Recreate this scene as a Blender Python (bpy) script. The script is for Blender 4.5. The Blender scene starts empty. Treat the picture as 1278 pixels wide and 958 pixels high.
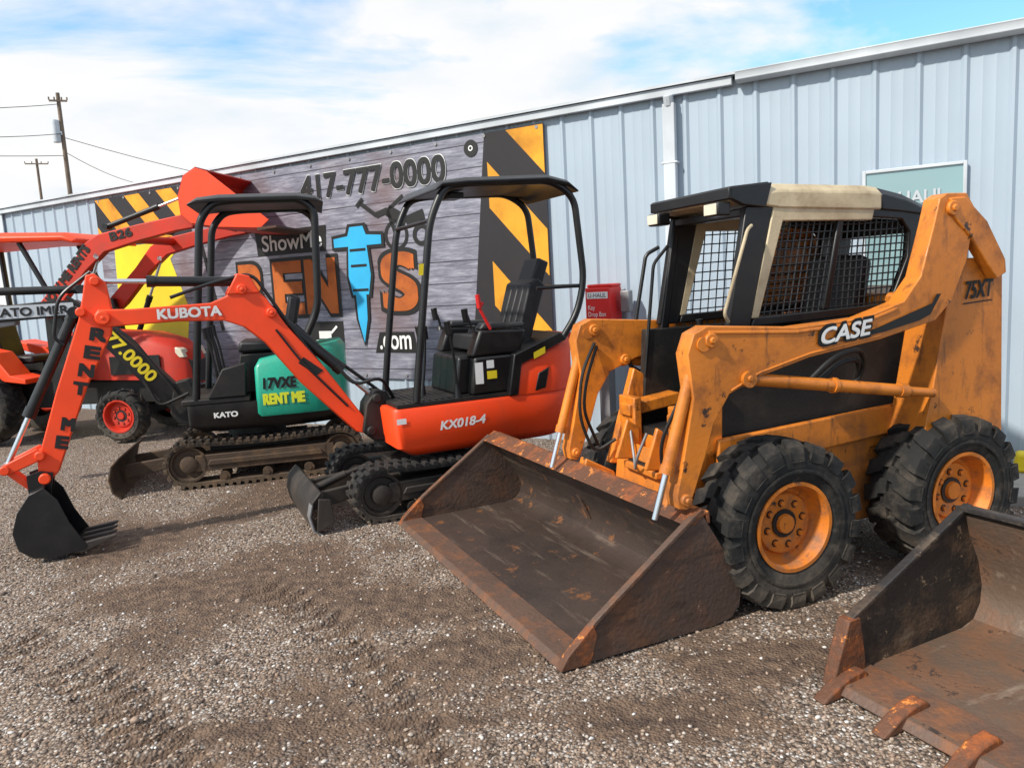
import bpy, math, random
import numpy as np
from mathutils import Vector, Matrix
random.seed(4); rng=np.random.default_rng(4)
sc=bpy.context.scene
sc.view_settings.view_transform='Standard'; sc.view_settings.look='None'; sc.view_settings.exposure=0
COL=sc.collection
# ---------------------------------------------------------------- materials
def nt(name):
    m=bpy.data.materials.new(name); m.use_nodes=True
    t=m.node_tree; return m,t,t.nodes,t.links,t.nodes['Principled BSDF']
def ramp(N,stops,interp='LINEAR'):
    r=N.new('ShaderNodeValToRGB'); cr=r.color_ramp; cr.interpolation=interp
    while len(cr.elements)<len(stops): cr.elements.new(0.5)
    for e,(p,c) in zip(cr.elements,stops):
        e.position=p; e.color=(c,c,c,1) if isinstance(c,(int,float)) else (*c,1)
    return r
def paint(name,col,rough=.4,metal=0.,dirt=(.10,.07,.05),amt=.35,scale=4.,bump=.15,low=None,spots=None,coat=0.,lowc=(.20,.15,.11),lowm=.5,scr=None):
    """painted / rubber / steel surface with grime, scratches, low-lying dust"""
    m,t,N,L,B=nt(name)
    tc=N.new('ShaderNodeTexCoord')
    n1=N.new('ShaderNodeTexNoise'); n1.inputs['Scale'].default_value=scale; n1.inputs['Detail'].default_value=9; n1.inputs['Roughness'].default_value=.68
    L.new(tc.outputs['Object'],n1.inputs['Vector'])
    r1=ramp(N,[(.5-.02,0),(.74,1)]); L.new(n1.outputs['Fac'],r1.inputs[0])
    mu=N.new('ShaderNodeMath'); mu.operation='MULTIPLY'; mu.inputs[1].default_value=amt; L.new(r1.outputs[0],mu.inputs[0])
    mx=N.new('ShaderNodeMixRGB'); mx.inputs[1].default_value=(*col,1); mx.inputs[2].default_value=(*dirt,1)
    L.new(mu.outputs[0],mx.inputs[0]); out=mx.outputs[0]
    n2=N.new('ShaderNodeTexNoise'); n2.inputs['Scale'].default_value=1.3; n2.inputs['Detail'].default_value=4; L.new(tc.outputs['Object'],n2.inputs['Vector'])
    r2=ramp(N,[(.3,.78 if amt<.2 else .70),(.7,1.12)]); L.new(n2.outputs['Fac'],r2.inputs[0])
    m2=N.new('ShaderNodeMixRGB'); m2.blend_type='MULTIPLY'; m2.inputs[0].default_value=1 if amt!=.149 else .25; L.new(out,m2.inputs[1]); L.new(r2.outputs[0],m2.inputs[2]); out=m2.outputs[0]
    if spots:
        n3=N.new('ShaderNodeTexNoise'); n3.inputs['Scale'].default_value=spots[1]; n3.inputs['Detail'].default_value=12; n3.inputs['Roughness'].default_value=.75
        L.new(tc.outputs['Object'],n3.inputs['Vector'])
        r3=ramp(N,[(spots[2],0),(spots[2]+.05,1)]); L.new(n3.outputs['Fac'],r3.inputs[0])
        m3=N.new('ShaderNodeMixRGB'); L.new(r3.outputs[0],m3.inputs[0]); L.new(out,m3.inputs[1]); m3.inputs[2].default_value=(*spots[0],1); out=m3.outputs[0]
    if scr:
        mp=N.new('ShaderNodeMapping'); mp.inputs['Scale'].default_value=scr[1]; mp.inputs['Rotation'].default_value=(.3,.5,.2); L.new(tc.outputs['Object'],mp.inputs[0])
        n5=N.new('ShaderNodeTexNoise'); n5.inputs['Scale'].default_value=1; n5.inputs['Detail'].default_value=8; n5.inputs['Roughness'].default_value=.7; L.new(mp.outputs[0],n5.inputs['Vector'])
        r5=ramp(N,[(scr[2],0),(scr[2]+.12,.75)]); L.new(n5.outputs['Fac'],r5.inputs[0])
        m5=N.new('ShaderNodeMixRGB'); L.new(r5.outputs[0],m5.inputs[0]); L.new(out,m5.inputs[1]); m5.inputs[2].default_value=(*scr[0],1); out=m5.outputs[0]
    if low:
        ge=N.new('ShaderNodeNewGeometry'); sx=N.new('ShaderNodeSeparateXYZ'); L.new(ge.outputs['Position'],sx.inputs[0])
        ad=N.new('ShaderNodeMath'); ad.operation='MULTIPLY_ADD'; L.new(n1.outputs['Fac'],ad.inputs[0]); ad.inputs[1].default_value=-.7; L.new(sx.outputs['Z'],ad.inputs[2])
        mr=N.new('ShaderNodeMapRange'); mr.inputs[1].default_value=low-.35; mr.inputs[2].default_value=-.35; mr.inputs[3].default_value=0; mr.inputs[4].default_value=lowm
        L.new(ad.outputs[0],mr.inputs[0])
        m4=N.new('ShaderNodeMixRGB'); L.new(mr.outputs[0],m4.inputs[0]); L.new(out,m4.inputs[1]); m4.inputs[2].default_value=(*lowc,1); out=m4.outputs[0]
    L.new(out,B.inputs['Base Color'])
    rr=N.new('ShaderNodeMapRange'); rr.inputs[3].default_value=max(rough-.08,.05); rr.inputs[4].default_value=min(rough+.3,1); L.new(n1.outputs['Fac'],rr.inputs[0]); L.new(rr.outputs[0],B.inputs['Roughness'])
    B.inputs['Metallic'].default_value=metal
    if coat: B.inputs['Coat Weight'].default_value=coat; B.inputs['Coat Roughness'].default_value=.12
    if bump:
        b=N.new('ShaderNodeBump'); b.inputs['Strength'].default_value=bump; b.inputs['Distance'].default_value=.01
        n4=N.new('ShaderNodeTexNoise'); n4.inputs['Scale'].default_value=45; n4.inputs['Detail'].default_value=5; L.new(tc.outputs['Object'],n4.inputs['Vector'])
        L.new(n4.outputs['Fac'],b.inputs['Height']); L.new(b.outputs[0],B.inputs['Normal'])
    return m
tan =paint('tan_paint',(.66,.20,.016),.38,amt=.9,scale=6,dirt=(.20,.062,.015),low=.75,spots=((.030,.014,.009),9,.605),coat=.1,scr=((.10,.04,.015),(14,14,2.5),.57))
rimo=paint('rim_orange_paint',(.64,.18,.012),.5,amt=.85,scale=11,low=.3,spots=((.05,.025,.015),14,.60))
kred=paint('orange_red_paint',(.90,.060,.005),.38,amt=.15,scale=5,bump=.03)
kred2=paint('faded_red_paint',(.60,.026,.005),.42,amt=.4,scale=4,bump=.05)
blk =paint('black_paint',(.005,.005,.006),.30,dirt=(.035,.03,.024),amt=.4,bump=.05)
blkd=paint('dusty_black_paint',(.006,.0058,.0055),.5,dirt=(.060,.044,.032),amt=.6,low=.45,lowc=(.11,.08,.06),lowm=.35,spots=((.13,.10,.075),16,.68))
rub =paint('rubber',(.009,.0088,.0085),.78,dirt=(.085,.068,.052),amt=1.,scale=7,bump=.35,low=.34,lowc=(.18,.145,.11),lowm=.5,spots=((.16,.13,.10),14,.66))
trk =paint('muddy_track_rubber',(.022,.017,.013),.85,dirt=(.15,.095,.055),amt=1.,scale=9,bump=.4,low=.45,lowm=.55,lowc=(.17,.115,.07))
trkk=paint('dark_track_rubber',(.009,.009,.009),.75,dirt=(.06,.048,.038),amt=.8,scale=9,bump=.4,low=.3,lowm=.3)
rustd=paint('dark_rust',(.085,.050,.036),.6,dirt=(.18,.065,.020),amt=.85,scale=3.2,bump=.4,spots=((.32,.23,.16),13,.64),scr=((.035,.020,.014),(3,3,9),.52))
rusti=paint('worn_inner_steel',(.062,.043,.035),.40,metal=.1,dirt=(.020,.014,.012),amt=.9,scale=2.3,bump=.3,spots=((.20,.085,.035),6,.585),scr=((.17,.13,.10),(11,1.2,6),.56))
rusto=paint('orange_rust_edge',(.11,.045,.022),.55,dirt=(.42,.10,.012),amt=1.,scale=7,bump=.5,spots=((.66,.22,.04),13,.57))
rustc=paint('worn_cutting_edge',(.10,.058,.040),.5,dirt=(.24,.085,.026),amt=.9,scale=7,bump=.5,spots=((.36,.27,.2),20,.64))
rustk=paint('black_paint_over_rust',(.020,.017,.016),.5,dirt=(.17,.10,.055),amt=.9,scale=4,bump=.5,spots=((.34,.23,.14),11,.60),scr=((.15,.11,.075),(3,3,10),.57))
rustf=paint('rusty_scuffed_plate',(.11,.072,.05),.5,dirt=(.21,.085,.035),amt=.9,scale=4,bump=.4,spots=((.035,.026,.022),8,.57),scr=((.26,.20,.15),(2,9,6),.58))
trkpl=paint('rusty_track_frame',(.07,.045,.028),.7,dirt=(.19,.11,.05),amt=.8,scale=8,bump=.3)
chrome=paint('chrome_rod',(.75,.76,.78),.12,metal=1.,amt=.1,bump=0)
steel=paint('grey_steel',(.28,.28,.29),.45,metal=.4,amt=.4)
dgrey=paint('dark_grey_plastic',(.04,.042,.045),.4,amt=.3,bump=.03)
cream=paint('cream_roof_paint',(.58,.48,.31),.4,dirt=(.25,.17,.09),amt=.85,scale=3,scr=((.30,.2,.1),(6,6,6),.58))
white=paint('white_decal',(.80,.80,.78),.45,amt=.08,bump=0)
blackd=paint('black_decal',(.004,.004,.004),.5,amt=.05,bump=0)
yel =paint('yellow_decal',(.80,.62,.012),.5,amt=.08,bump=0)
ygr =paint('yellow_green_decal',(.72,.80,.03),.5,amt=.05,bump=0)
yelb=paint('yellow_banner_print',(.76,.33,.012),.6,dirt=(.38,.14,.01),amt=.8,scale=2.5,bump=0)
teal=paint('teal_paint',(.008,.38,.25),.32,amt=.2,coat=.3)
vinyl=paint('seat_vinyl',(.008,.008,.010),.42,amt=.3,dirt=(.06,.055,.05))
glassm=paint('lamp_glass',(.75,.70,.55),.15,amt=.2,bump=0)
wallm=paint('blue_grey_metal_siding',(.36,.435,.51),.38,metal=.0,dirt=(.30,.36,.43),amt=.149,scale=1.1,bump=.02)
trimm=paint('white_trim',(.56,.60,.64),.4,amt=.2,scale=3,dirt=(.3,.3,.3),bump=.02)
bprint=paint('banner_orange_print',(.52,.12,.012),.6,dirt=(.20,.040,.010),amt=1.,scale=2.8,bump=0)
cyanm=paint('banner_blue_print',(.02,.38,.68),.6,amt=.1,bump=0)
darkp=paint('banner_dark_print',(.012,.010,.014),.6,amt=.15,bump=0)
wood_pole=paint('weathered_pole_wood',(.20,.15,.11),.85,amt=.4)
redbox=paint('red_box_paint',(.66,.012,.010),.4,amt=.15,bump=0)
concm=paint('concrete',(.36,.34,.31),.85,dirt=(.2,.18,.15),amt=.6,scale=5,bump=.3)
leafm=paint('dry_leaf',(.36,.12,.03),.7,dirt=(.12,.05,.02),amt=.6,scale=30)
def mk_banner():
    m,t,N,L,B=nt('grey_plank_banner_print'); tc=N.new('ShaderNodeTexCoord')
    mp=N.new('ShaderNodeMapping'); mp.inputs['Scale'].default_value=(.9,1,8); L.new(tc.outputs['Object'],mp.inputs[0])
    n=N.new('ShaderNodeTexNoise'); n.inputs['Scale'].default_value=3; n.inputs['Detail'].default_value=9; n.inputs['Roughness'].default_value=.78; L.new(mp.outputs[0],n.inputs['Vector'])
    r=ramp(N,[(.3,(.075,.075,.098)),(.5,(.20,.20,.25)),(.68,(.40,.40,.46))]); L.new(n.outputs['Fac'],r.inputs[0])
    sx=N.new('ShaderNodeSeparateXYZ'); L.new(tc.outputs['Object'],sx.inputs[0])
    md=N.new('ShaderNodeMath'); md.operation='MODULO'; md.inputs[1].default_value=.235; L.new(sx.outputs['Z'],md.inputs[0])
    lt=N.new('ShaderNodeMath'); lt.operation='LESS_THAN'; lt.inputs[1].default_value=.012; L.new(md.outputs[0],lt.inputs[0])
    mx=N.new('ShaderNodeMixRGB'); L.new(lt.outputs[0],mx.inputs[0]); L.new(r.outputs[0],mx.inputs[1]); mx.inputs[2].default_value=(.04,.035,.05,1)
    n2=N.new('ShaderNodeTexNoise'); n2.inputs['Scale'].default_value=.9; L.new(tc.outputs['Object'],n2.inputs['Vector'])
    r2=ramp(N,[(.52,0),(.7,.6)]); L.new(n2.outputs['Fac'],r2.inputs[0])
    m2=N.new('ShaderNodeMixRGB'); L.new(r2.outputs[0],m2.inputs[0]); L.new(mx.outputs[0],m2.inputs[1]); m2.inputs[2].default_value=(.15,.075,.065,1)
    L.new(m2.outputs[0],B.inputs['Base Color']); B.inputs['Roughness'].default_value=.5
    b=N.new('ShaderNodeBump'); b.inputs['Strength'].default_value=.4; b.inputs['Distance'].default_value=.07
    n3=N.new('ShaderNodeTexNoise'); n3.inputs['Scale'].default_value=2.2; n3.inputs['Detail'].default_value=3; L.new(tc.outputs['Object'],n3.inputs['Vector']); L.new(n3.outputs['Fac'],b.inputs['Height']); L.new(b.outputs[0],B.inputs['Normal'])
    return m
bannerm=mk_banner()
def mk_glass():
    m,t,N,L,B=nt('pale_window_glass'); B.inputs['Base Color'].default_value=(.22,.34,.36,1); B.inputs['Roughness'].default_value=.06; B.inputs['Specular IOR Level'].default_value=1.0
    return m
winglass=mk_glass()
# ---------------------------------------------------------------- geometry builder
def fillet(pts,rad=.08,seg=5):
    P=[Vector(p) for p in pts]
    if len(P)<3: return P
    out=[P[0]]
    for i in range(1,len(P)-1):
        a,b,c=P[i-1],P[i],P[i+1]; d1=(a-b);d2=(c-b)
        rr=min(rad,d1.length*.45,d2.length*.45)
        s=b+d1.normalized()*rr; e=b+d2.normalized()*rr
        for k in range(seg+1):
            u=k/seg; out.append(s*(1-u)**2+b*2*u*(1-u)+e*u*u)
    out.append(P[-1]); return out
class G:
    def __init__(s): s.v=[];s.f=[];s.m=[]
    def add(s,vs,fs,mi=0):
        o=len(s.v); s.v+= [tuple(v) for v in vs]; s.f+=[[i+o for i in f] for f in fs]; s.m+=[mi]*len(fs); return s
    def prism(s,poly,y0,y1,mi=0):
        n=len(poly); vs=[(x,y0,z) for x,z in poly]+[(x,y1,z) for x,z in poly]
        fs=[list(range(n)),list(range(2*n-1,n-1,-1))]+[[i,i+n,(i+1)%n+n,(i+1)%n] for i in range(n)]
        return s.add(vs,fs,mi)
    def box(s,x0,x1,y0,y1,z0,z1,mi=0): return s.prism([(x0,z0),(x1,z0),(x1,z1),(x0,z1)],y0,y1,mi)
    def cyl(s,p0,p1,r0,r1=None,n=20,mi=0):
        r1=r0 if r1 is None else r1; p0=Vector(p0);p1=Vector(p1);d=(p1-p0).normalized()
        a=d.orthogonal().normalized(); b=d.cross(a); vs=[]
        for p,r in((p0,r0),(p1,r1)):
            for i in range(n):
                t=2*math.pi*i/n; vs.append(p+a*math.cos(t)*r+b*math.sin(t)*r)
        fs=[list(range(n))[::-1],list(range(n,2*n))]+[[i,(i+1)%n,(i+1)%n+n,i+n] for i in range(n)]
        return s.add(vs,fs,mi)
    def tube(s,pts,r,n=10,rad=.08,mi=0,flat=1.):
        P=fillet(pts,rad); vs=[]; k=len(P); up=None
        for i,p in enumerate(P):
            d=(P[min(i+1,k-1)]-P[max(i-1,0)]).normalized()
            if up is None: up=d.orthogonal().normalized()
            a=(up-d*up.dot(d)).normalized(); up=a; b=d.cross(a)
            for j in range(n):
                t=2*math.pi*j/n; vs.append(p+a*math.cos(t)*r+b*math.sin(t)*r*flat)
        fs=[[i*n+j,i*n+(j+1)%n,(i+1)*n+(j+1)%n,(i+1)*n+j] for i in range(k-1) for j in range(n)]
        fs+=[list(range(n))[::-1],list(range((k-1)*n,k*n))]
        return s.add(vs,fs,mi)
    def lathe(s,prof,cx,cz,n=48,mi=0):
        k=len(prof); vs=[(cx+r*math.cos(2*math.pi*i/n),y,cz+r*math.sin(2*math.pi*i/n)) for i in range(n) for y,r in prof]
        fs=[[i*k+j,((i+1)%n)*k+j,((i+1)%n)*k+j+1,i*k+j+1] for i in range(n) for j in range(k-1)]
        return s.add(vs,fs,mi)
    def strip(s,pts,th,y0,y1,mi=0):
        P=[Vector((x,z)) for x,z in pts]; off=[]
        for i,p in enumerate(P):
            d=(P[min(i+1,len(P)-1)]-P[max(i-1,0)]).normalized(); off.append(p+Vector((-d.y,d.x))*th)
        return s.prism([tuple(p) for p in P]+[tuple(p) for p in off[::-1]],y0,y1,mi)
    def loft(s,levels,mi=0):
        n=len(levels[0]); vs=[v for l in levels for v in l]
        fs=[list(range(n))[::-1],list(range((len(levels)-1)*n,len(levels)*n))]
        fs+=[[k*n+i,k*n+(i+1)%n,(k+1)*n+(i+1)%n,(k+1)*n+i] for k in range(len(levels)-1) for i in range(n)]
        return s.add(vs,fs,mi)
    def obj(s,name,parent=None,mats=None,bevel=0.,smooth=35,recalc=True):
        me=bpy.data.meshes.new(name); me.from_pydata(s.v,[],s.f)
        mats=mats if isinstance(mats,(list,tuple)) else [mats]
        for m in mats: me.materials.append(m)
        me.polygons.foreach_set('material_index',s.m)
        if recalc:
            import bmesh
            b=bmesh.new(); b.from_mesh(me); bmesh.ops.recalc_face_normals(b,faces=b.faces); b.to_mesh(me); b.free()
        me.polygons.foreach_set('use_smooth',[True]*len(me.polygons)); me.set_sharp_from_angle(angle=math.radians(smooth)); me.update()
        o=bpy.data.objects.new(name,me); COL.objects.link(o)
        if parent: o.parent=parent
        if bevel:
            b=o.modifiers.new('bevel','BEVEL'); b.width=bevel; b.segments=2; b.limit_method='ANGLE'; b.angle_limit=math.radians(40)
        return o
def root(name,x,y,rot,label,cat,group=None,z=0):
    o=bpy.data.objects.new(name,None); o.empty_display_size=.2; o.location=(x,y,z); o.rotation_euler=(0,0,math.radians(rot)); COL.objects.link(o)
    o['label']=label; o['category']=cat
    if group: o['group']=group
    return o
def text(parent,body,P,w,h,mat,u=(1,0,0),v=(0,0,1),name='lettering',bold=.03,shear=0.):
    """flat lettering; weight is added with slightly shifted layers"""
    c=bpy.data.curves.new('t','FONT'); c.body=body; c.size=1; c.shear=shear
    o=bpy.data.objects.new('t',c); COL.objects.link(o)
    bpy.context.view_layer.update()
    me=bpy.data.meshes.new_from_object(o.evaluated_get(bpy.context.evaluated_depsgraph_get()))
    bpy.data.objects.remove(o)
    co=np.zeros(len(me.vertices)*3); me.vertices.foreach_get('co',co); co=co.reshape(-1,3)
    fs=[tuple(p.vertices) for p in me.polygons]; bpy.data.meshes.remove(me)
    mn=co.min(0); mx=co.max(0); u=Vector(u).normalized(); v=Vector(v).normalized(); nn=np.array(u.cross(v)); u=np.array(u); v=np.array(v)
    lines=body.count('\n')+1; bb=bold*h/lines*1.6
    a=(co[:,0]-mn[0])/(mx[0]-mn[0])*(w-bb)+bb/2; b=(co[:,1]-mn[1])/(mx[1]-mn[1])*(h-bb)+bb/2
    g=G(); k=0
    for du,dv in ([(0,0)] if bold==0 else [(-1,-1),(1,1),(-1,1),(1,-1),(0,-1),(0,1),(-1,0),(1,0)]):
        g.add((np.array(P)+(a+du*bb/2)[:,None]*u+(b+dv*bb/2)[:,None]*v+nn*k*.0003).tolist(),fs); k+=1
    return g.obj(name,parent,mat,recalc=False)
def decal(parent,poly,y,mat,name='decal'):
    g=G(); g.add([(x,y,z) for x,z in poly],[list(range(len(poly)))]); return g.obj(name,parent,mat,recalc=False)
# ---------------------------------------------------------------- camera
pth=math.atan(129/960); rl=math.radians(3.15)
fw=Vector((0,math.cos(pth),-math.sin(pth))); up=Vector((0,math.sin(pth),math.cos(pth))); R0=Vector((1,0,0))
cr=R0*math.cos(rl)-up*math.sin(rl); cu=R0*math.sin(rl)+up*math.cos(rl)
cam=bpy.data.cameras.new('camera'); cam.lens=960/1278*36; cam.sensor_width=36; cam.clip_end=2000; cam.clip_start=.05
co=bpy.data.objects.new('camera',cam); COL.objects.link(co)
M=Matrix((cr,cu,-fw)).transposed().to_4x4(); M.translation=(0,0,1.65); co.matrix_world=M; sc.camera=co
# ---------------------------------------------------------------- world and sun
w=bpy.data.worlds.new('World'); sc.world=w; w.use_nodes=True; N=w.node_tree.nodes; L=w.node_tree.links; bg=N['Background']
EL,AZ=math.radians(42),math.radians(236)
sky=N.new('ShaderNodeTexSky'); sky.sky_type='NISHITA'; sky.sun_disc=False; sky.sun_elevation=EL; sky.sun_rotation=AZ
bg.inputs['Strength'].default_value=.15
tc=N.new('ShaderNodeTexCoord'); mp=N.new('ShaderNodeMapping'); mp.inputs['Scale'].default_value=(1,1.,3.2); mp.inputs['Location'].default_value=(.35,.1,.2); L.new(tc.outputs['Generated'],mp.inputs[0])
n=N.new('ShaderNodeTexNoise'); n.inputs['Scale'].default_value=1.9; n.inputs['Detail'].default_value=9; n.inputs['Roughness'].default_value=.55; n.inputs['Distortion'].default_value=.4; L.new(mp.outputs[0],n.inputs['Vector'])
r=ramp(N,[(.40,.05),(.52,1)]); L.new(n.outputs['Fac'],r.inputs[0])
n2=N.new('ShaderNodeTexNoise'); n2.inputs['Scale'].default_value=4; n2.inputs['Detail'].default_value=8; L.new(mp.outputs[0],n2.inputs['Vector'])
r2=ramp(N,[(.3,(.74,.86,.96)),(.46,(.95,.97,1)),(.6,(1,1,1))]); L.new(n2.outputs['Fac'],r2.inputs[0])
k10=N.new('ShaderNodeMixRGB'); k10.blend_type='MULTIPLY'; k10.inputs[0].default_value=1; k10.inputs[2].default_value=(6.8,6.75,6.7,1); L.new(r2.outputs[0],k10.inputs[1])
mx=N.new('ShaderNodeMixRGB'); L.new(r.outputs[0],mx.inputs[0]); L.new(k10.outputs[0],mx.inputs[2])
sb=N.new('ShaderNodeMixRGB'); sb.blend_type='MULTIPLY'; sb.inputs[0].default_value=1; sb.inputs[2].default_value=(.95,1.5,1.8,1); L.new(sky.outputs[0],sb.inputs[1]); L.new(sb.outputs[0],mx.inputs[1])
L.new(mx.outputs[0],bg.inputs[0])
sl=bpy.data.lights.new('sun','SUN'); sl.energy=5.0; sl.angle=math.radians(2.); sl.color=(1,.94,.84)
so=bpy.data.objects.new('sun',sl); COL.objects.link(so)
sd=Vector((math.sin(AZ)*math.cos(EL),math.cos(AZ)*math.cos(EL),math.sin(EL))); so.rotation_euler=sd.to_track_quat('Z','Y').to_euler(); so.location=sd*30
# ---------------------------------------------------------------- ground
def vnoise(x,y,s,seed):
    g=np.random.default_rng(seed).random((256,256)); x=x*s+97.3;y=y*s+41.7
    xi=np.floor(x).astype(int);yi=np.floor(y).astype(int);fx=x-xi;fy=y-yi;fx=fx*fx*(3-2*fx);fy=fy*fy*(3-2*fy)
    q=lambda a,b:g[a%256,b%256]
    return (q(xi,yi)*(1-fx)+q(xi+1,yi)*fx)*(1-fy)+(q(xi,yi+1)*(1-fx)+q(xi+1,yi+1)*fx)*fy
def fbm(x,y,s,seed,o=4): return sum(vnoise(x,y,s*2**i,seed+i)*.5**i for i in range(o))/sum(.5**i for i in range(o))
RUTS=[((-2.6,3.7),(-1.2,2.9),(-.62,1.2),.18),((-1.5,4.2),(-.45,3.3),(-.05,1.5),.13),((-3.4,3.3),(-1.9,2.6),(-1.25,1.3),.18)]
def rut(x,y):
    """track prints: cross ridges along curved wheel paths; returns height, groove mask"""
    d=np.zeros_like(x); m=np.zeros_like(x)
    for a,b,c,wd in RUTS:
        best=np.full(x.shape,9.); tt=np.zeros(x.shape); s_=0; pp=None
        for k in range(61):
            u=k/60; px=a[0]*(1-u)**2+2*b[0]*u*(1-u)+c[0]*u*u; py=a[1]*(1-u)**2+2*b[1]*u*(1-u)+c[1]*u*u
            if pp:
                ex,ey=px-pp[0],py-pp[1]; l2=ex*ex+ey*ey; l=math.sqrt(l2)
                q=np.clip(((x-pp[0])*ex+(y-pp[1])*ey)/l2,0,1); r=np.hypot(x-pp[0]-q*ex,y-pp[1]-q*ey)
                s=r<best; best=np.where(s,r,best); tt=np.where(s,s_+q*l,tt); s_+=l
            pp=(px,py)
        br=np.clip((fbm(x,y,1.8,77)-.22)*4,0,1)
        inn=np.clip(1-(best/wd)**4,0,1); wv=np.sin((tt+best*.35)*2*math.pi/.13)
        d+=inn*(wv*.017*br-.008)+.007*np.exp(-((best-wd*1.15)/.05)**2); m=np.maximum(m,inn*br*np.clip(-wv*1.2+.1,0,1))
    return d,m
def height(x,y):
    d,m=rut(x,y); f=np.exp(-((np.maximum(np.hypot(x,y-4)-7,0))/3)**2)
    return ((fbm(x,y,.7,3)-.5)*.04+(fbm(x,y,3.5,9)-.5)*.028+d)*f-.004
def dirt_groove_shade(x,y):
    v=fbm(x,y,.8,21,5); a=np.clip((v-.54)*6,0,.7)
    for cx,cy,rx,ry in[(-1.7,4.3,.9,.45),(-.5,3.9,.8,.3),(.5,2.7,.35,.2),(-2.6,5.2,.6,.4),(.2,2.3,.5,.08),(-.75,2.75,.8,.08),(-.2,3.3,.5,.2),(-.3,2.05,.6,.06),(1.0,3.1,.4,.2)]:
        a=np.maximum(a,np.clip(1.4-np.hypot((x-cx)/rx,(y-cy)/ry)+ (fbm(x,y,3,5)-.5)*2,0,1))
    return np.maximum(a,rut(x,y)[1]*.95)  # rut grooves darkened too: their shade is painted into the ground colour
def axis(lo,a,b,hi,st):
    left=a-np.geomspace(.05,a-lo,26)[::-1]; right=b+np.geomspace(.05,hi-b,26)
    return np.concatenate([left,np.arange(a,b+st/2,st),right])
xs=axis(-400,-5.5,4.2,400,.022); ys=axis(-100,.9,8.2,700,.022)
X,Y=np.meshgrid(xs,ys); Z=height(X,Y); nx,ny=len(xs),len(ys)
me=bpy.data.meshes.new('ground'); V=np.stack([X,Y,Z],-1).reshape(-1,3)
ii=(np.arange(ny-1)[:,None]*nx+np.arange(nx-1)[None]).ravel(); F_=np.stack([ii,ii+1,ii+nx+1,ii+nx],-1)
me.vertices.add(len(V)); me.vertices.foreach_set('co',V.ravel()); me.loops.add(F_.size); me.loops.foreach_set('vertex_index',F_.ravel().astype(np.int32))
me.polygons.add(len(F_)); me.polygons.foreach_set('loop_start',np.arange(0,F_.size,4,dtype=np.int32)); me.polygons.foreach_set('loop_total',np.full(len(F_),4,dtype=np.int32)); me.polygons.foreach_set('use_smooth',[True]*len(F_)); me.update(calc_edges=True); me.validate()
at=me.attributes.new('dirt','FLOAT','POINT'); at.data.foreach_set('value',dirt_groove_shade(X,Y).ravel().astype(np.float32))  # holds the dirt patches plus the painted shade of the rut grooves
go=bpy.data.objects.new('ground',me); COL.objects.link(go); go['kind']='structure'; go['label']='grey-brown gravel yard with dirt patches and track prints'; go['category']='ground'
STONES=[(0,(.055,.040,.031)),(.14,(.15,.108,.082)),(.34,(.28,.205,.15)),(.52,(.39,.30,.23)),(.68,(.31,.20,.135)),(.82,(.42,.35,.29)),(.95,(.55,.50,.45)),(1,(.74,.71,.68))]
m,t,N,L,B=nt('gravel'); tc=N.new('ShaderNodeTexCoord')
vo=N.new('ShaderNodeTexVoronoi'); vo.inputs['Scale'].default_value=76; L.new(tc.outputs['Object'],vo.inputs['Vector'])
sp=N.new('ShaderNodeSeparateColor'); L.new(vo.outputs['Color'],sp.inputs[0]); rc=ramp(N,STONES); L.new(sp.outputs[0],rc.inputs[0])
rd=ramp(N,[(.25,1.05),(.75,.30)]); L.new(vo.outputs['Distance'],rd.inputs[0])
mm=N.new('ShaderNodeMixRGB'); mm.blend_type='MULTIPLY'; mm.inputs[0].default_value=1; L.new(rc.outputs[0],mm.inputs[1]); L.new(rd.outputs[0],mm.inputs[2])
nz=N.new('ShaderNodeTexNoise'); nz.inputs['Scale'].default_value=14; nz.inputs['Detail'].default_value=8; L.new(tc.outputs['Object'],nz.inputs['Vector'])
rs=ramp(N,[(.3,(.045,.025,.016)),(.7,(.17,.108,.068))]); L.new(nz.outputs['Fac'],rs.inputs[0])
aa=N.new('ShaderNodeAttribute'); aa.attribute_name='dirt'  # dirt patches and painted groove shade, both mixed to dark soil colour
ma=N.new('ShaderNodeMath'); ma.operation='MULTIPLY_ADD'; L.new(aa.outputs['Fac'],ma.inputs[0]); ma.inputs[1].default_value=.75; L.new(nz.outputs['Fac'],ma.inputs[2])
rf=ramp(N,[(.55,.10),(.97,.95)]); L.new(ma.outputs[0],rf.inputs[0])
m2=N.new('ShaderNodeMixRGB'); L.new(rf.outputs[0],m2.inputs[0]); L.new(mm.outputs[0],m2.inputs[1]); L.new(rs.outputs[0],m2.inputs[2])
L.new(m2.outputs[0],B.inputs['Base Color']); B.inputs['Roughness'].default_value=.85
bp=N.new('ShaderNodeBump'); bp.inputs['Strength'].default_value=.9; bp.inputs['Distance'].default_value=.012; bp.invert=True; L.new(vo.outputs['Distance'],bp.inputs['Height'])
bq=N.new('ShaderNodeBump'); bq.inputs['Strength'].default_value=.5; bq.inputs['Distance'].default_value=.02; L.new(nz.outputs['Fac'],bq.inputs['Height']); L.new(bp.outputs[0],bq.inputs['Normal']); L.new(bq.outputs[0],B.inputs['Normal'])
go.data.materials.append(m)
NP=70000
yy=1.15+ (rng.random(NP)**1.6)*6.2; xx=(rng.random(NP)*2-1)*(yy*.72+.45); dm=dirt_groove_shade(xx,yy); keep=rng.random(NP)>dm*.9; xx,yy=xx[keep],yy[keep]; n_=len(xx)
ph=(1+5**.5)/2; ico=np.array([(-1,ph,0),(1,ph,0),(-1,-ph,0),(1,-ph,0),(0,-1,ph),(0,1,ph),(0,-1,-ph),(0,1,-ph),(ph,0,-1),(ph,0,1),(-ph,0,-1),(-ph,0,1)])/math.hypot(1,ph)
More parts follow.
